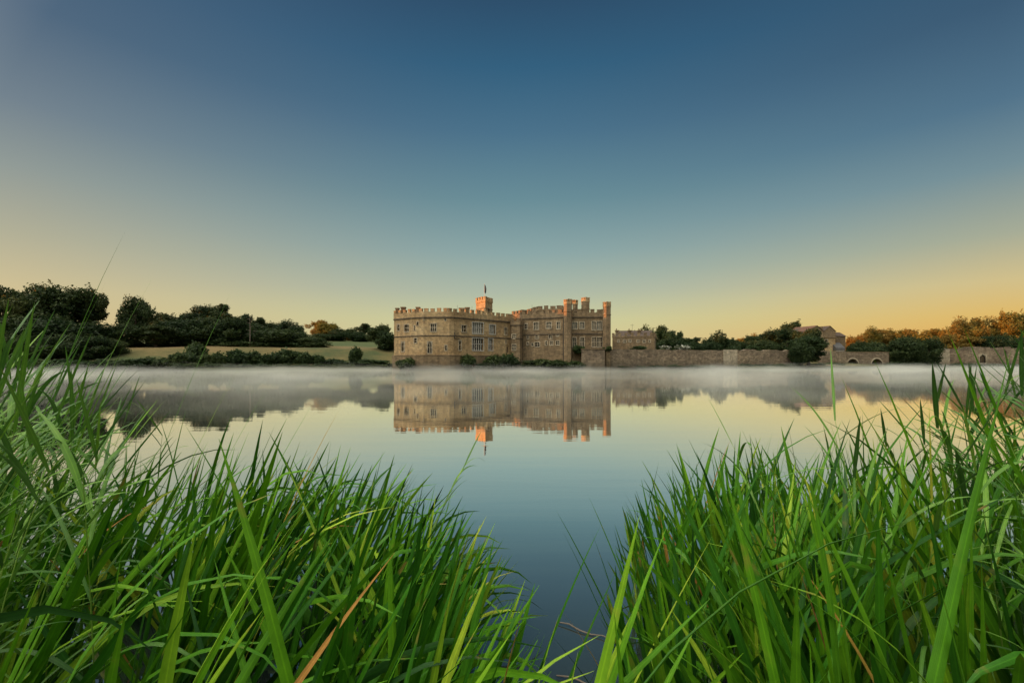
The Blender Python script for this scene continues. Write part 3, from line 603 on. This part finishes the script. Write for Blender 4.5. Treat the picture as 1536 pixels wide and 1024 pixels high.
TREES = [
 # left wood
 (4,424,24,100,'open','thin open-branched tree at the far left edge, sky showing through its crown'),
 (46,424,34,103,'oak','broad dark oak second from the left edge, high above the reeds'),
 (92,419,36,104,'oak','tallest dark oak of the left wood with a flat broad top'),
 (134,421,23,108,'open','dark oak with ragged right side and gaps, left of the notch of bright sky'),
 (204,441,24,112,'oak','rounded dark oak just right of the notch of bright sky'),
 (20,474,50,97,'low','dark undergrowth tree below the far-left open tree'),
 (78,476,50,99,'low','dark low tree filling the space under the tallest left oak'),
 (134,482,34,103,'low','dark low tree under the ragged oak beside the sky notch'),
 (188,484,22,108,'low','grey-green layered low tree below the rounded left oak'),
 (233,484,20,110,'tall','lighter rounded tree standing in front of the dark wood by the straw meadow'),
 (240,468,20,124,'oak','small tree behind, right shoulder of the rounded left oak'),
 (266,462,22,128,'open','open-topped tree between the rounded oak and the high middle group'),
 (274,478,32,117,'low','wide low dark tree at the left end of the straw meadow'),
 (305,457,24,132,'oak','first of the high round tops in the middle of the left wood'),
 (327,453,22,133,'open','highest open-crowned tree in the middle of the left wood'),
 (355,461,22,131,'open','tree with ragged right crown ending the high middle group'),
 (306,474,30,120,'low','dark low tree at the wood edge beneath the first high round top'),
 (345,475,30,121,'low','dark low tree at the wood edge beneath the highest open-crowned tree'),
 (388,474,13,136,'open','small umbrella-topped tree standing above the bare pole-like trunk'),
 (384,486,26,124,'low','dark tree behind the bare upright trunk at the meadow edge'),
 (413,480,17,138,'oak','rounded tree right of the small umbrella-topped tree'),
 (434,482,18,137,'oak','tree at the right shoulder of the left wood before it slopes down'),
 (424,492,32,126,'low','dark low mass of a tree along the right half of the straw meadow'),
 (452,496,22,130,'low','dark bushy tree second from the right end of the meadow wood'),
 (468,505,20,126,'low','last low dark tree at the right end of the wood above the meadow'),
 (476,479,16,205,'oak','distant tree with sunlit orange top, left one of the lit pair'),
 (492,481,15,200,'oak','distant tree with sunlit top, right one of the lit pair'),
 (506,492,16,190,'low','distant dark tree below and right of the sunlit pair'),
 (484,500,16,185,'low','distant dark tree under the sunlit pair'),
 (527,492,15,205,'low','distant bluish tree left of the small umbrella-shaped one'),
 (547,484,12,200,'open','distant tree with small raised crown between the sunlit pair and the castle'),
 (540,497,16,190,'low','distant dark tree at the top edge of the green field'),
 (568,483,18,128,'oak','dark tree standing close to the left corner of the castle'),
 (580,495,18,124,'low','dark low tree touching the castle left corner'),
 (12,498,26,91,'low','dark waterside thicket tree at the far left edge below the undergrowth'),
 (52,500,28,92,'low','dark waterside thicket tree, second from the left edge'),
 (96,500,28,92,'low','dark waterside thicket tree below the tallest left oak'),
 (136,503,26,93,'low','dark waterside thicket tree where the straw meadow begins'),
 (170,508,20,97,'low','small dark thicket tree at the left tip of the meadow'),
 # behind the castle wall
 (968,491,14,152,'oak','tree directly behind the battlemented range, top edge lit'),
 (988,486,18,150,'oak','highest sunlit tree just right of the battlemented range'),
 (1014,488,16,152,'open','ragged-topped tree on the right of the sunlit pair behind the wall'),
 (1004,505,20,138,'low','dark lower tree behind the wall left of the white flowering shrubs'),
 (1042,500,17,150,'open','thin-topped tree between the lit pair and the domed tree'),
 (1036,512,20,136,'low','dark bush-like tree behind the white flowering shrub'),
 (1080,499,16,146,'oak','evenly domed tree behind the pale end of the curtain wall'),
 (1066,512,14,140,'low','low tree to the left of the domed tree'),
 (1108,504,14,190,'oak','distant sunlit tree seen right of the domed tree'),
 (1132,503,13,188,'oak','second distant sunlit tree right of the domed tree'),
 (1116,511,20,140,'low','low dark tree behind the start of the broken-topped wall'),
 (1158,489,20,146,'oak','dark tree on the left shoulder of the tallest pine-like tree'),
 (1186,474,13,150,'tall','tallest tree with a raised sunlit top left of the gatehouse'),
 (1182,490,24,144,'oak','broad dark tree beneath the raised sunlit top'),
 (1214,487,17,134,'oak','dark tree touching the left gable of the gatehouse'),
 (1148,508,20,138,'low','low dark tree behind the middle of the broken-topped wall'),
 (1213,498,22,121,'tall','large dark tree reaching down to the water in front of the gatehouse'),
 (1200,510,18,119,'low','dark bush-like tree at the water, left foot of the large gatehouse tree'),
 (1058,508,20,160,'low','low dark filler tree left behind the domed tree'),
 (1094,507,18,158,'low','low dark filler tree right behind the domed tree'),
 (1138,500,18,156,'oak','dark tree left of the dark shoulder tree, behind the broken-topped wall'),
 (1170,500,22,152,'low','dark full tree under the raised sunlit top'),
 (952,497,12,160,'low','tree top showing over the left of the battlemented range roof'),
 # right wood
 (1284,500,14,185,'oak','bright yellow-lit tree just right of the gatehouse'),
 (1304,493,15,190,'oak','sunlit tree above the left arch of the bridge'),
 (1324,491,14,192,'tall','narrow sunlit tree above the right arch of the bridge'),
 (1344,491,15,190,'oak','sunlit tree on the ridge right of the narrow one'),
 (1362,491,15,188,'tall','sunlit slender tree on the ridge left of the higher rounded tops'),
 (1384,494,18,178,'oak','sunlit ridge tree above the dark waterside trees'),
 (1402,491,15,176,'open','open sunlit ridge tree just before the wood climbs'),
 (1288,511,18,147,'low','dark tree behind the left arch of the bridge'),
 (1312,512,18,147,'low','dark tree behind the right arch of the bridge'),
 (1342,508,20,138,'low','dark waterside tree at the right end of the bridge'),
 (1366,503,22,137,'low','large dark waterside tree right of the bridge'),
 (1392,505,20,137,'low','dark waterside tree left of the pale stone stump'),
 (1419,496,13,152,'oak','yellow-green tree rising behind the pale stone stump'),
 (1436,480,16,165,'oak','first high orange-lit tree where the right wood climbs'),
 (1456,475,18,166,'oak','highest orange-lit tree of the left half of the climbing wood'),
 (1456,500,14,152,'tall','bright orange-lit tree with pale trunk just left above the ruined mill'),
 (1480,480,17,166,'oak','orange-lit tree directly above the arched doorway of the ruin'),
 (1502,474,17,164,'oak','orange-lit tree second from the right edge'),
 (1531,459,20,160,'oak','tallest orange-lit tree at the right edge of the photo'),
 (1560,466,24,160,'oak','orange-lit tree half cut by the right edge of the photo'),
 (1480,502,18,150,'low','dark tree behind the broken top of the mill left half'),
 (1510,500,20,150,'low','dark tree behind the broken top of the mill middle'),
 (1540,503,22,150,'low','dark tree behind the right end of the ruined mill'),
]
sun_tinted = {}
for a in TREES:
    SUN_TINT = a[0] > 1250 or a[0] in (476, 492, 1108, 1132)  # lit trees take the leaf colour with sunlight painted in
    place_tree(*a)
for i, (px, D) in enumerate(((374.5,119),(380.5,121))):
    x, y = P(px, D); t = empty('bare_trunk', (x, y, gz(x, y)), ('tall bare pole-like tree trunk at the meadow edge of the left wood', 'short pale bare trunk just right of the tall bare one')[i], 'tree')
    h = (8.2, 4.6)[i]; z0 = gz(x, y); d = MB(); d.tube([(x,y,z0-.3),(x+.1,y,z0+h*.5),(x,y,z0+h)], [.15,.10,.05], 6)
    for k in range(5):
        zz = z0+h*(.4+.12*k); s_ = random.choice((-1,1)); d.tube([(x,y,zz),(x+s_*.9,y,zz+.25)], [.05,.02], 4)
    d.build('trunk', M['wood'], t)
# shrubs and hedges
sp_ = [crown_mesh('foliage', 0, 3, 1.7, 16, 3800, .24, M['shrub'], 50+i, (.34,.52)) [0] for i in range(3)]
bl_ = crown_mesh('foliage', 0, 3, 1.7, 16, 2600, .26, M['bloom'], 60, (.34,.52))[0]
def stems_mesh(seed):
    rd = random.Random(seed); mb = MB()
    for i in range(6):
        a = rd.uniform(0, 6.28); r_ = rd.uniform(.3, 1.0); mb.tube([(0,0,-.3),(math.cos(a)*r_*.5,math.sin(a)*r_*.5,.9),(math.cos(a)*r_,math.sin(a)*r_,1.9)], [.06,.045,.02], 5)
    return mb.mesh('stem', M['bark'])
stm = stems_mesh(4); shrub_i = 0
def shrub(px, top, bot, hw, D, label, me=None, group=None, depth=None, name='shrub'):
    global shrub_i
    x, y = P(px, D); z1, z0 = Z(top, D), Z(bot, D); t = empty(name, (x, y, z0), label, 'shrub', group)
    sx = hw/F*D/1.6; t.scale = (sx, depth or sx, (z1-z0)/2.9); t.rotation_euler = (0, 0, random.choice((0, math.pi))+(0 if depth else random.uniform(-1, 1)))
    for nm, m_ in (('foliage', me or sp_[shrub_i % 3]), ('stem', stm)):
        o = bpy.data.objects.new(nm, m_); C.objects.link(o); o.parent = t
    shrub_i += 1
SH = [(266,531,552,14,90,'dark waterside shrub at the left end of the meadow shore'),(292,516,546,14,97,'tall dark bush standing at the left end of the straw meadow'),(284,532,552,14,92,'green shrub below the tall dark bush at the meadow'),
 (308,533,552,12,94,'low green waterside shrub right of the tall meadow bush'),(329,530,552,11,95,'small rounded waterside shrub, third from the tall meadow bush'),(352,526,552,15,96,'highest rounded waterside shrub in the left half of the shore hedge'),(376,529,552,14,97,'broad waterside shrub right of the highest one'),(398,533,552,11,98,'low gap-filling shrub in the middle of the shore hedge'),
 (415,529,552,13,99,'green bushy waterside shrub just right of the hedge gap'),(434,526,552,15,100,'highest rounded waterside shrub in the right half of the shore hedge'),(455,530,551,12,101,'waterside shrub second from the right end of the shore hedge'),(474,533,550,12,102,'last waterside shrub at the right end of the shore hedge'),
 (495,517,527,5,138,'tiny round dark bush alone on the green field'),(532,522,544,9.5,105,'round dark bush standing alone on the lawn left of the castle'),
 (500,539,551,20,104,'low dark hedge plant between the shore hedge and the lone round bush'),(556,540,551,26,106,'low dark hedge plant between the lone round bush and the castle'),
 (610,538,555,13,90.6,'brownish ivy shrub at the foot of the castle far-left corner'),
 (697,533,555,16,92.2,'large dark shrub at the castle foot left of the pale bay base'),(722,545,556,12,94.5,'low dark shrub below the pale bay base of the castle'),(740,534,555,15,95.5,'dark shrub at the castle foot right of the bay base'),(762,532,555,15,97,'dark shrub at the castle foot beside the link turret'),
 (806,540,554,24,98,'dark clipped hedge plant along the left foot of the keep'),(838,541,554,22,96.4,'dark clipped hedge plant along the right foot of the keep'),(862,542,554,13,95,'dark hedge plant between the keep and the square bastion'),
 (868,519,531,9,97,'climbing plant hanging over the terrace left of the bastion'),(912,519,528,6,97.3,'small green shrub on the wall top at the foot of the right-hand turret'),
 (958,519,527,11,109,'green bush above the curtain wall in front of the battlemented range'),
 (1128,519,528,9,124,'pale green shrub on top of the broken-topped wall')]
for s_ in SH: shrub(*s_)
for k, (px, D, tp) in enumerate([(196,112,512),(216,114,515),(238,116,513),(262,117,515),(284,117,512),(304,118,514),(326,119,511),(347,119,513),(366,120,512),(392,122,513),(412,123,514),(434,124,514),(454,126,516),(474,127,517)]):
    x_, y_ = P(px, D); shrub(px, tp, YH-(gz(x_, y_)-.4-CZ)*F/D, 15, D, 'dark undergrowth bush along the edge of the left wood above the meadow', group='undergrowth along the left wood edge')
shrub(998,519,528,7.5,112,'white flowering shrub above the curtain wall, left of the pair', bl_); shrub(1024,518.5,528,9.5,113,'larger white flowering shrub above the curtain wall, right of the pair', bl_)
BS = [(925,548,554,16,101),(952,548.5,554,15,102),(980,548,553.5,16,103.5),(1008,547,553.5,14,105),(1034,547.5,553.5,15,106.5),(1060,548,553,14,108),(1118,546,552,12,115.5),(1142,546.5,552,14,117),(1168,546,552,13,118.5),(1190,545.5,552,12,119.5)]
for s_ in BS: shrub(*s_, 'low green bankside plant at the water foot of the stone curtain walls', group='bankside plants along the curtain walls', depth=.8)
BS2 = [(1225,545,551,14,126),(1250,544,551,14,129),(1345,543,551,14,135),(1372,543.5,551,14,135),(1398,544,551,13,136),(1440,545,551,14,137),(1465,546,551,12,137),(1495,546,551,14,137.5),(1525,546,551,14,138),(1552,546,551,14,138)]
for s_ in BS2: shrub(*s_, 'low dark bankside plant at the water below bridge, trees and ruined mill', group='bankside plants along the right shore', depth=.8)
BS4 = [(264,545,556,14,88),(290,545,556,14,90),(316,545,556,15,91.5),(343,546,556,15,93),(370,546,555,15,94),(398,546,555,15,95.5),(426,546,555,15,97),(454,546,555,15,98.5),(482,546,554,15,100),(510,546,554,15,101.5),(538,546,554,15,103),(566,546,553,15,104)]
for s_ in BS4: shrub(*s_, 'low dark sedge clump at the water in front of the meadow shore', group='sedge clumps along the meadow shore', depth=.7)
BS3 = [(20,538,558,30,84),(62,540,558,28,84.5),(104,540,557,28,85),(146,541,557,24,85.5),(182,540,556,22,86),(214,538,555,20,87),(242,538,554,18,88.5)]
for s_ in BS3: shrub(*s_, 'dark misty waterside shrub below the left wood', group='waterside shrubs under the left wood')

# ------------------------------------------------------------------ mist lying on the water
def mist():
    m = Mat('mist'); m.n.remove(m.b)
    g = m.add('ShaderNodeNewGeometry'); sx = m.add('ShaderNodeSeparateXYZ'); m.l(g.outputs['Position'], sx.inputs[0])
    nz = m.noise(m.coord((.09,.10,.40), 'World'), 1.0, 3, .62)
    def mt(op, a, b_, cl=False):
        n = m.add('ShaderNodeMath', operation=op); n.use_clamp = cl
        for i, v in enumerate((a, b_)):
            if isinstance(v, (int, float)): n.inputs[i].default_value = v
            else: m.l(v, n.inputs[i])
        return n.outputs[0]
    patch = mt('MULTIPLY', mt('SUBTRACT', nz, .40), 4.5, True)
    hz = mt('SUBTRACT', 1.0, mt('DIVIDE', sx.outputs[2], mt('ADD', mt('MULTIPLY', mt('SUBTRACT', nz, .45, True), 5.5), .42)), True)
    near = mt('DIVIDE', mt('SUBTRACT', sx.outputs[1], 7.0), 20.0, True)
    dens = mt('MULTIPLY', mt('MULTIPLY', mt('ADD', mt('MULTIPLY', patch, .85), .15), hz), mt('MULTIPLY', near, MIST))
    v = m.add('ShaderNodeVolumePrincipled'); v.inputs['Color'].default_value = (.95,.97,.90,1); v.inputs['Anisotropy'].default_value = .1; m.l(dens, v.inputs['Density'])
    m.l(v.outputs[0], m.out.inputs['Volume'])
    b_ = MB(); xs = [(-140,7),(175,7),(175,142),(60,122),(-30,112),(-140,100)]; b_.prism(xs, .02, 2.6)
    tag(b_.build('mist', m.m), 'thin white dawn mist drifting low over the lake', kind='stuff')
MIST = .046
mist()

# ------------------------------------------------------------------ reeds in the foreground
def blades(root, L, w, az, t0, kap, twist, tint, seg=9, fold=.14, sag=2.2, roll=None):
    n = len(L); t = np.linspace(0, 1, seg+1)
    th = t0[:, None]+kap[:, None]*t[None, :]**sag
    az_t = az[:, None]+ (0 if roll is None else roll[:, None]*t[None, :])
    dx, dy, dz = np.sin(th)*np.cos(az_t), np.sin(th)*np.sin(az_t), np.cos(th)
    d = np.stack([dx, dy, dz], -1); stp = (L/seg)[:, None, None]
    mid = (d[:, 1:]+d[:, :-1])*.5*stp
    pos = np.concatenate([np.zeros((n,1,3)), np.cumsum(mid, 1)], 1)+root[:, None, :]
    side = np.stack([-np.sin(az_t), np.cos(az_t), np.zeros_like(az_t)], -1); nor = np.cross(d, side)
    tw = twist[:, None]*(.4+.6*t[None, :]); wv = side*np.cos(tw)[..., None]+nor*np.sin(tw)[..., None]; nv = np.cross(d, wv)
    prof = (.5+.5*np.minimum(1, t*3))*(1-t**3.0)**.9; prof[-1] = .02
    ww = (w[:, None]*prof[None, :])[..., None]*.5
    Lf = pos-wv*ww; Rt = pos+wv*ww; Mi = pos+nv*ww*2*fold
    V = np.stack([Lf, Mi, Rt], 2).reshape(-1, 3)
    base = (np.arange(n)*(seg+1)*3)[:, None, None]; k = (np.arange(seg)*3)[None, :, None]
    qa = np.array([0,1,4,3])[None, None, :]; q1 = (base+k+qa).reshape(-1, 4); q2 = (base+k+qa+1).reshape(-1, 4)
    col = np.zeros((n, seg+1, 3, 4)); col[..., 0] = tint[:, None, None]; col[..., 1] = t[None, :, None]; col[..., 2] = np.array([0,.5,1])[None, None, :]; col[..., 3] = 1
    return V, np.concatenate([q1, q2]), col.reshape(-1, 4), pos
SIL_X = [-400,0,100,200,300,400,500,600,660,700,760,800,830,862,890,908,960,1050,1150,1250,1350,1450,1536,1900]
SIL_Y = [ 450,500,540,580,605,620,635,670,695,735,785,830,930,1030,960,790,680,640,625,605,585,560,530,480]
def gen_bed(nplant, side):
    X = []; spec = []
    while len(spec) < nplant:
        y_ = 1.0+3.1*random.random()**.85
        if side < 0:
            xe = .05-.30*max(0, y_-1.5)-.06*math.sin(y_*3); x_ = xe-random.expovariate(1/1.5)
            if x_ < -(y_*1.25+.8) or y_ > 2.6+.9*abs(x_): continue
        else:
            xe = .45+.20*max(0, y_-1.6)+.05*math.sin(y_*4); x_ = xe+random.expovariate(1/1.8)
            if x_ > y_*1.25+.8 or y_ > 2.8+.75*abs(x_): continue
        ed = abs(x_-xe) < .45
        if side < 0: paz = random.gauss(0, .28); pt = abs(random.gauss(.42, .10))
        else:
            pr = .9 if ed else .68; paz = (math.pi if random.random() < pr else .1)+random.gauss(0, .4); pt = abs(random.gauss(.38 if ed else .26, .10))
        spec.append((x_, y_, paz, pt, random.uniform(1.2, 1.9), random.betavariate(2, 2), random.uniform(.75, 1.3)))
    rows = []
    for (x_, y_, paz, pt, pl_, pc, pw) in spec:
        for k in range(random.randint(4, 7)):
            o = random.gauss(0, .045); rows.append((x_+o*math.cos(paz), y_+random.gauss(0, .03), paz+random.gauss(0, .35)+(math.pi if random.random() < .06 else 0), max(.02, pt+random.gauss(0, .11)+o*1.5), pl_*random.uniform(.6, 1.05), min(.93, max(0, pc*.75+random.gauss(.1, .12))), pw*random.uniform(.7, 1.25)))
    A_ = np.array(rows); N_ = len(A_); A = A_[:, :2]
    z0 = np.maximum(ground_z(A[:,0], A[:,1]), -.12)-.03
    az, t0, L, tint = A_[:,2], A_[:,3], A_[:,4], A_[:,5]; w = .039*A_[:,6]
    bent = rng.random(N_) < (.24 if side < 0 else .15)
    kap = np.where(bent, rng.uniform(.8, 2.2, N_), np.abs(rng.normal(.10, .12, N_))); tw = rng.normal(0, .9, N_)
    tint = np.where(rng.random(N_) < .018, rng.uniform(.95, 1, N_), tint); w = np.where(tint > .94, w*.5, w)
    root = np.column_stack([A, z0]); rs = rng.exponential(62, N_)
    for it in range(8):
        V, Q, Cc, pos = blades(root, L, w, az, t0, kap, tw, tint)
        D_ = np.maximum(pos[..., 1], .12); px = 768+F*pos[..., 0]/D_; py = YH+F*(CZ-pos[..., 2])/D_
        lim = np.interp(px, SIL_X, SIL_Y)+rs[:, None]
        bad = ((py < lim) & (pos[..., 1] > .12)).any(1) | (pos[..., 1] < .25).any(1)
        L = np.where(bad, L*.88, L)
    V, Q, Cc, pos = blades(root, L, w, az, t0, kap, tw, tint)
    near = np.hypot(pos[..., 0], pos[..., 1])+np.abs(pos[..., 2]-CZ)
    ok = (L > np.where(pos[:, 0, 1] > 1.9, .62, .4)*A_[:,4]) & (near.min(1) > .5) & (pos[..., 1].min(1) > .2) & ~bad
    V, Q, Cc, pos = blades(root[ok], L[ok], w[ok], az[ok], t0[ok], kap[ok], tw[ok], tint[ok])
    # long single blades leaning over the inlet and broad arching leaves closest to the bank
    H = np.array(HERO[side], float)
    V2, Q2, C2, _ = blades(np.column_stack([H[:,0], H[:,1], np.full(len(H), -.05)]), H[:,2], H[:,3], H[:,4], H[:,5], H[:,6], H[:,7], H[:,8], seg=9, fold=.10)
    return np.concatenate([V, V2]), np.concatenate([Q, Q2+len(V)]), np.concatenate([Cc, C2])
PI = math.pi
#          x, y, length, width, azimuth, tilt, bend, twist, tint
HERO = {1: [(2.62,2.05,1.95,.022,PI,.30,.10,.4,.6), (2.35,2.2,1.85,.020,PI-.1,.26,.15,.7,.7), (2.85,2.2,2.05,.022,PI+.1,.34,.1,.5,.5), (2.15,2.3,1.75,.018,PI,.22,.2,.6,.65), (3.0,2.5,2.05,.02,PI,.26,.15,.4,.7), (2.2,1.9,1.72,.022,PI-.1,.36,.2,.3,.8), (2.5,2.6,1.85,.018,0,.16,.1,.5,.5),
            (.66,1.95,1.10,.018,PI-.1,.38,.10,.5,.3), (.60,1.75,1.15,.020,PI+.15,.22,.15,-.6,.2), (.72,2.1,1.18,.016,PI,.42,.10,.8,.45), (.58,1.85,.86,.015,PI+.3,.50,.2,.4,.15), (.80,2.3,1.12,.02,PI-.2,.34,.1,-.4,.5), (.55,1.6,.9,.014,PI-.4,.30,.5,.9,.97),
            (1.15,1.15,1.40,.034,PI+.1,.42,.55,.25,.80), (1.45,1.2,1.45,.038,PI-.2,.30,.95,.2,.55), (.98,1.05,1.12,.036,PI,.30,.55,.3,.88), (1.75,1.5,1.5,.036,PI+.1,.45,.9,-.2,.75), (1.3,1.35,1.35,.034,PI,.62,.5,.1,.60), (.36,1.5,.62,.020,.2,.10,.1,.2,.8), (.31,1.48,.56,.018,2.8,.06,.1,.4,.7)],
        -1: [(-2.85,2.2,2.3,.022,.05,.34,.12,.5,.70), (-2.75,2.35,2.36,.020,.1,.30,.20,.7,.60), (-2.45,2.05,1.95,.024,0,.32,.15,.3,.75), (-2.35,2.5,2.28,.018,-.1,.34,.15,.9,.5), (-2.05,2.1,1.92,.022,.1,.38,.1,.4,.8), (-1.95,2.4,1.78,.018,0,.30,.3,.6,.65), (-1.75,2.2,1.70,.02,.15,.42,.1,.5,.55), (-3.1,2.6,2.65,.02,0,.28,.2,.5,.6), (-1.6,2.5,1.62,.016,.05,.36,.15,.8,.97),
            (.02,1.75,1.02,.016,.05,.36,.10,.6,.25), (.05,1.6,.88,.018,-.2,.30,.15,-.5,.3), (-.02,2.0,1.10,.016,0,.34,.12,.7,.35), (.10,1.5,.80,.020,.1,.12,.1,.3,.8), (-.05,1.45,.95,.016,.2,.16,.2,.2,.75),
            (-.55,1.2,1.30,.030,.1,.45,.75,.2,.80), (-1.25,1.15,1.38,.034,0,.50,.9,.25,.70), (-.20,1.15,1.05,.032,.2,.28,2.1,.2,.9), (-.9,1.3,1.35,.032,-.1,.62,.6,-.2,.60), (-1.5,1.4,1.5,.034,.1,.70,1.0,.1,.5), (-.75,1.5,1.25,.028,.1,.85,.5,.3,.85)]}
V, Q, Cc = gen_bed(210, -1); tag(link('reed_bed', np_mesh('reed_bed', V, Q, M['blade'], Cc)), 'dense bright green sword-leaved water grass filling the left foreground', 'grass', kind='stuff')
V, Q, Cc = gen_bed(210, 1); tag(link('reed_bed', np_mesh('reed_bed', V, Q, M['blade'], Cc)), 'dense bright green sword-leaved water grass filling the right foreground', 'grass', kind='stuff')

# reed stalks: stem and leaves as parts, eight kinds copied about
def stalk_proto(i):
    rd = random.Random(100+i); H = 1.75; lean = rd.uniform(.10, .32); cur = rd.uniform(.1, .4)
    pts = []; x_ = z_ = 0; seg = 10
    for k in range(seg+1):
        pts.append((x_, 0, z_)); th = lean+cur*(k/seg)**2; x_ += math.sin(th)*H/seg; z_ += math.cos(th)*H/seg
    mb = MB(); mb.tube(pts, [.0045-.0032*k/seg for k in range(seg+1)], 6); stem = mb.mesh('stem', M['reed_stem']); leaves = []
    nl = 11
    for k in range(nl):
        f = .28+.72*k/(nl-1); j = f*seg; a = int(min(j, seg-.001)); fr_ = j-a; p = np.array(pts[a])*(1-fr_)+np.array(pts[min(a+1, seg)])*fr_
        up_ = f > .93; az_ = (0 if k % 2 == 0 or rd.random() < .4 else math.pi)+rd.gauss(0, .6); th0 = lean+cur if up_ else rd.uniform(.4, .8)+.35*(1-f)
        bent = rd.uniform(.3, 1.0) if rd.random() < .75 else rd.uniform(1.2, 2.0)
        V_, Q_, C_, _ = blades(np.array([p]), np.array([rd.uniform(.36, .66)]), np.array([rd.uniform(.014, .026)]), np.array([az_]), np.array([th0]), np.array([.1 if up_ else bent]), np.array([rd.gauss(0, .35)]), np.array([min(1, rd.betavariate(2, 2)*(.96 if rd.random() < .93 else 1.04))]), seg=12, fold=.10, sag=1.6)
        leaves.append(np_mesh('leaf', V_, Q_, M['reed_leaf'], C_))
    return stem, leaves
SP = [stalk_proto(i) for i in range(8)]
SK_X = [-300,0,60,150,220,300,1180,1250,1340,1440,1536,1900]; SK_Y = [400,425,440,505,560,640,690,640,575,520,480,420]
def stalk(x_, y_, s_, az_, label, group, i):
    z0 = max(gz(x_, y_), -.1); t = empty('reed_stalk', (x_, y_, z0), label, 'reed', group); t.scale = (s_,)*3; t.rotation_euler = (0, 0, az_)
    st_, lv = SP[i % 8]; o = bpy.data.objects.new('stem', st_); C.objects.link(o); o.parent = t
    for l_ in lv:
        o = bpy.data.objects.new('leaf', l_); C.objects.link(o); o.parent = t
SV = [np.array([tuple(v.co) for m_ in [st_]+lv for v in m_.vertices]) for st_, lv in SP]
def fits(x_, y_, s_, az_, i):
    v = SV[i % 8]; z0 = max(gz(x_, y_), -.1); ca, sa = math.cos(az_), math.sin(az_)
    X_, Y_, Z_ = x_+s_*(ca*v[:,0]-sa*v[:,1]), y_+s_*(sa*v[:,0]+ca*v[:,1]), z0+s_*v[:,2]
    if (Y_ < .3).any() or (np.hypot(X_, Y_)+np.abs(Z_-CZ)*.5 < .6).any(): return False
    px = 768+F*X_/Y_; py = YH+F*(CZ-Z_)/Y_
    return not (py < np.interp(px, SK_X, SK_Y)).any()
cnt = 0; tries = 0
while cnt < 130 and tries < 6000:
    tries += 1; left = cnt < 75
    y_ = random.uniform(1.25, 3.6); px = random.uniform(-250, 330) if left else random.uniform(1230, 1800); x_ = (px-768)/F*y_
    az_ = random.gauss(.1, .5) if left else math.pi+random.gauss(-.2, .6)
    for s_ in (random.uniform(1.15, 1.3), 1.02, .9, .78):
        if fits(x_, y_, s_, az_, tries):
            stalk(x_, y_, s_, az_, 'leafy reed stalk leaning right in the tall reeds at the left' if left else 'leafy reed stalk leaning inward in the tall reeds at the right', 'leafy reed stalks on the left' if left else 'leafy reed stalks on the right', tries); cnt += 1; break
print('stalks', cnt, tries)
for k, (x_, y_, s_, az_, lb) in enumerate([(1.80,2.25,.86,1.5,'lone thin reed stalk rising highest against the water right of centre'),(1.56,2.3,.80,2.0,'thin reed stalk with drooping leaves left of the highest lone one'),(-.72,2.75,.68,.6,'lone reed stalk with small drooping leaves beside the castle reflection')]):
    stalk(x_, y_, s_, az_, lb, None, k+2)
# floating twigs in the open water
for k, (a, b_) in enumerate([((.30,2.95),(.62,2.75)),((.24,2.45),(.66,2.28))]):
    d = MB(); pts = [(a[0]+(b_[0]-a[0])*i/5, a[1]+(b_[1]-a[1])*i/5+.012*math.sin(i*2), .012+.006*math.sin(i*1.7)) for i in range(6)]; d.tube(pts, [.004,.005,.005,.0045,.004,.002], 6)
    tag(d.build('floating_twig', M['wood']), ('thin dark twig floating in the open water, farther of two', 'thin pale twig floating in the open water, nearer of two')[k], 'twig')
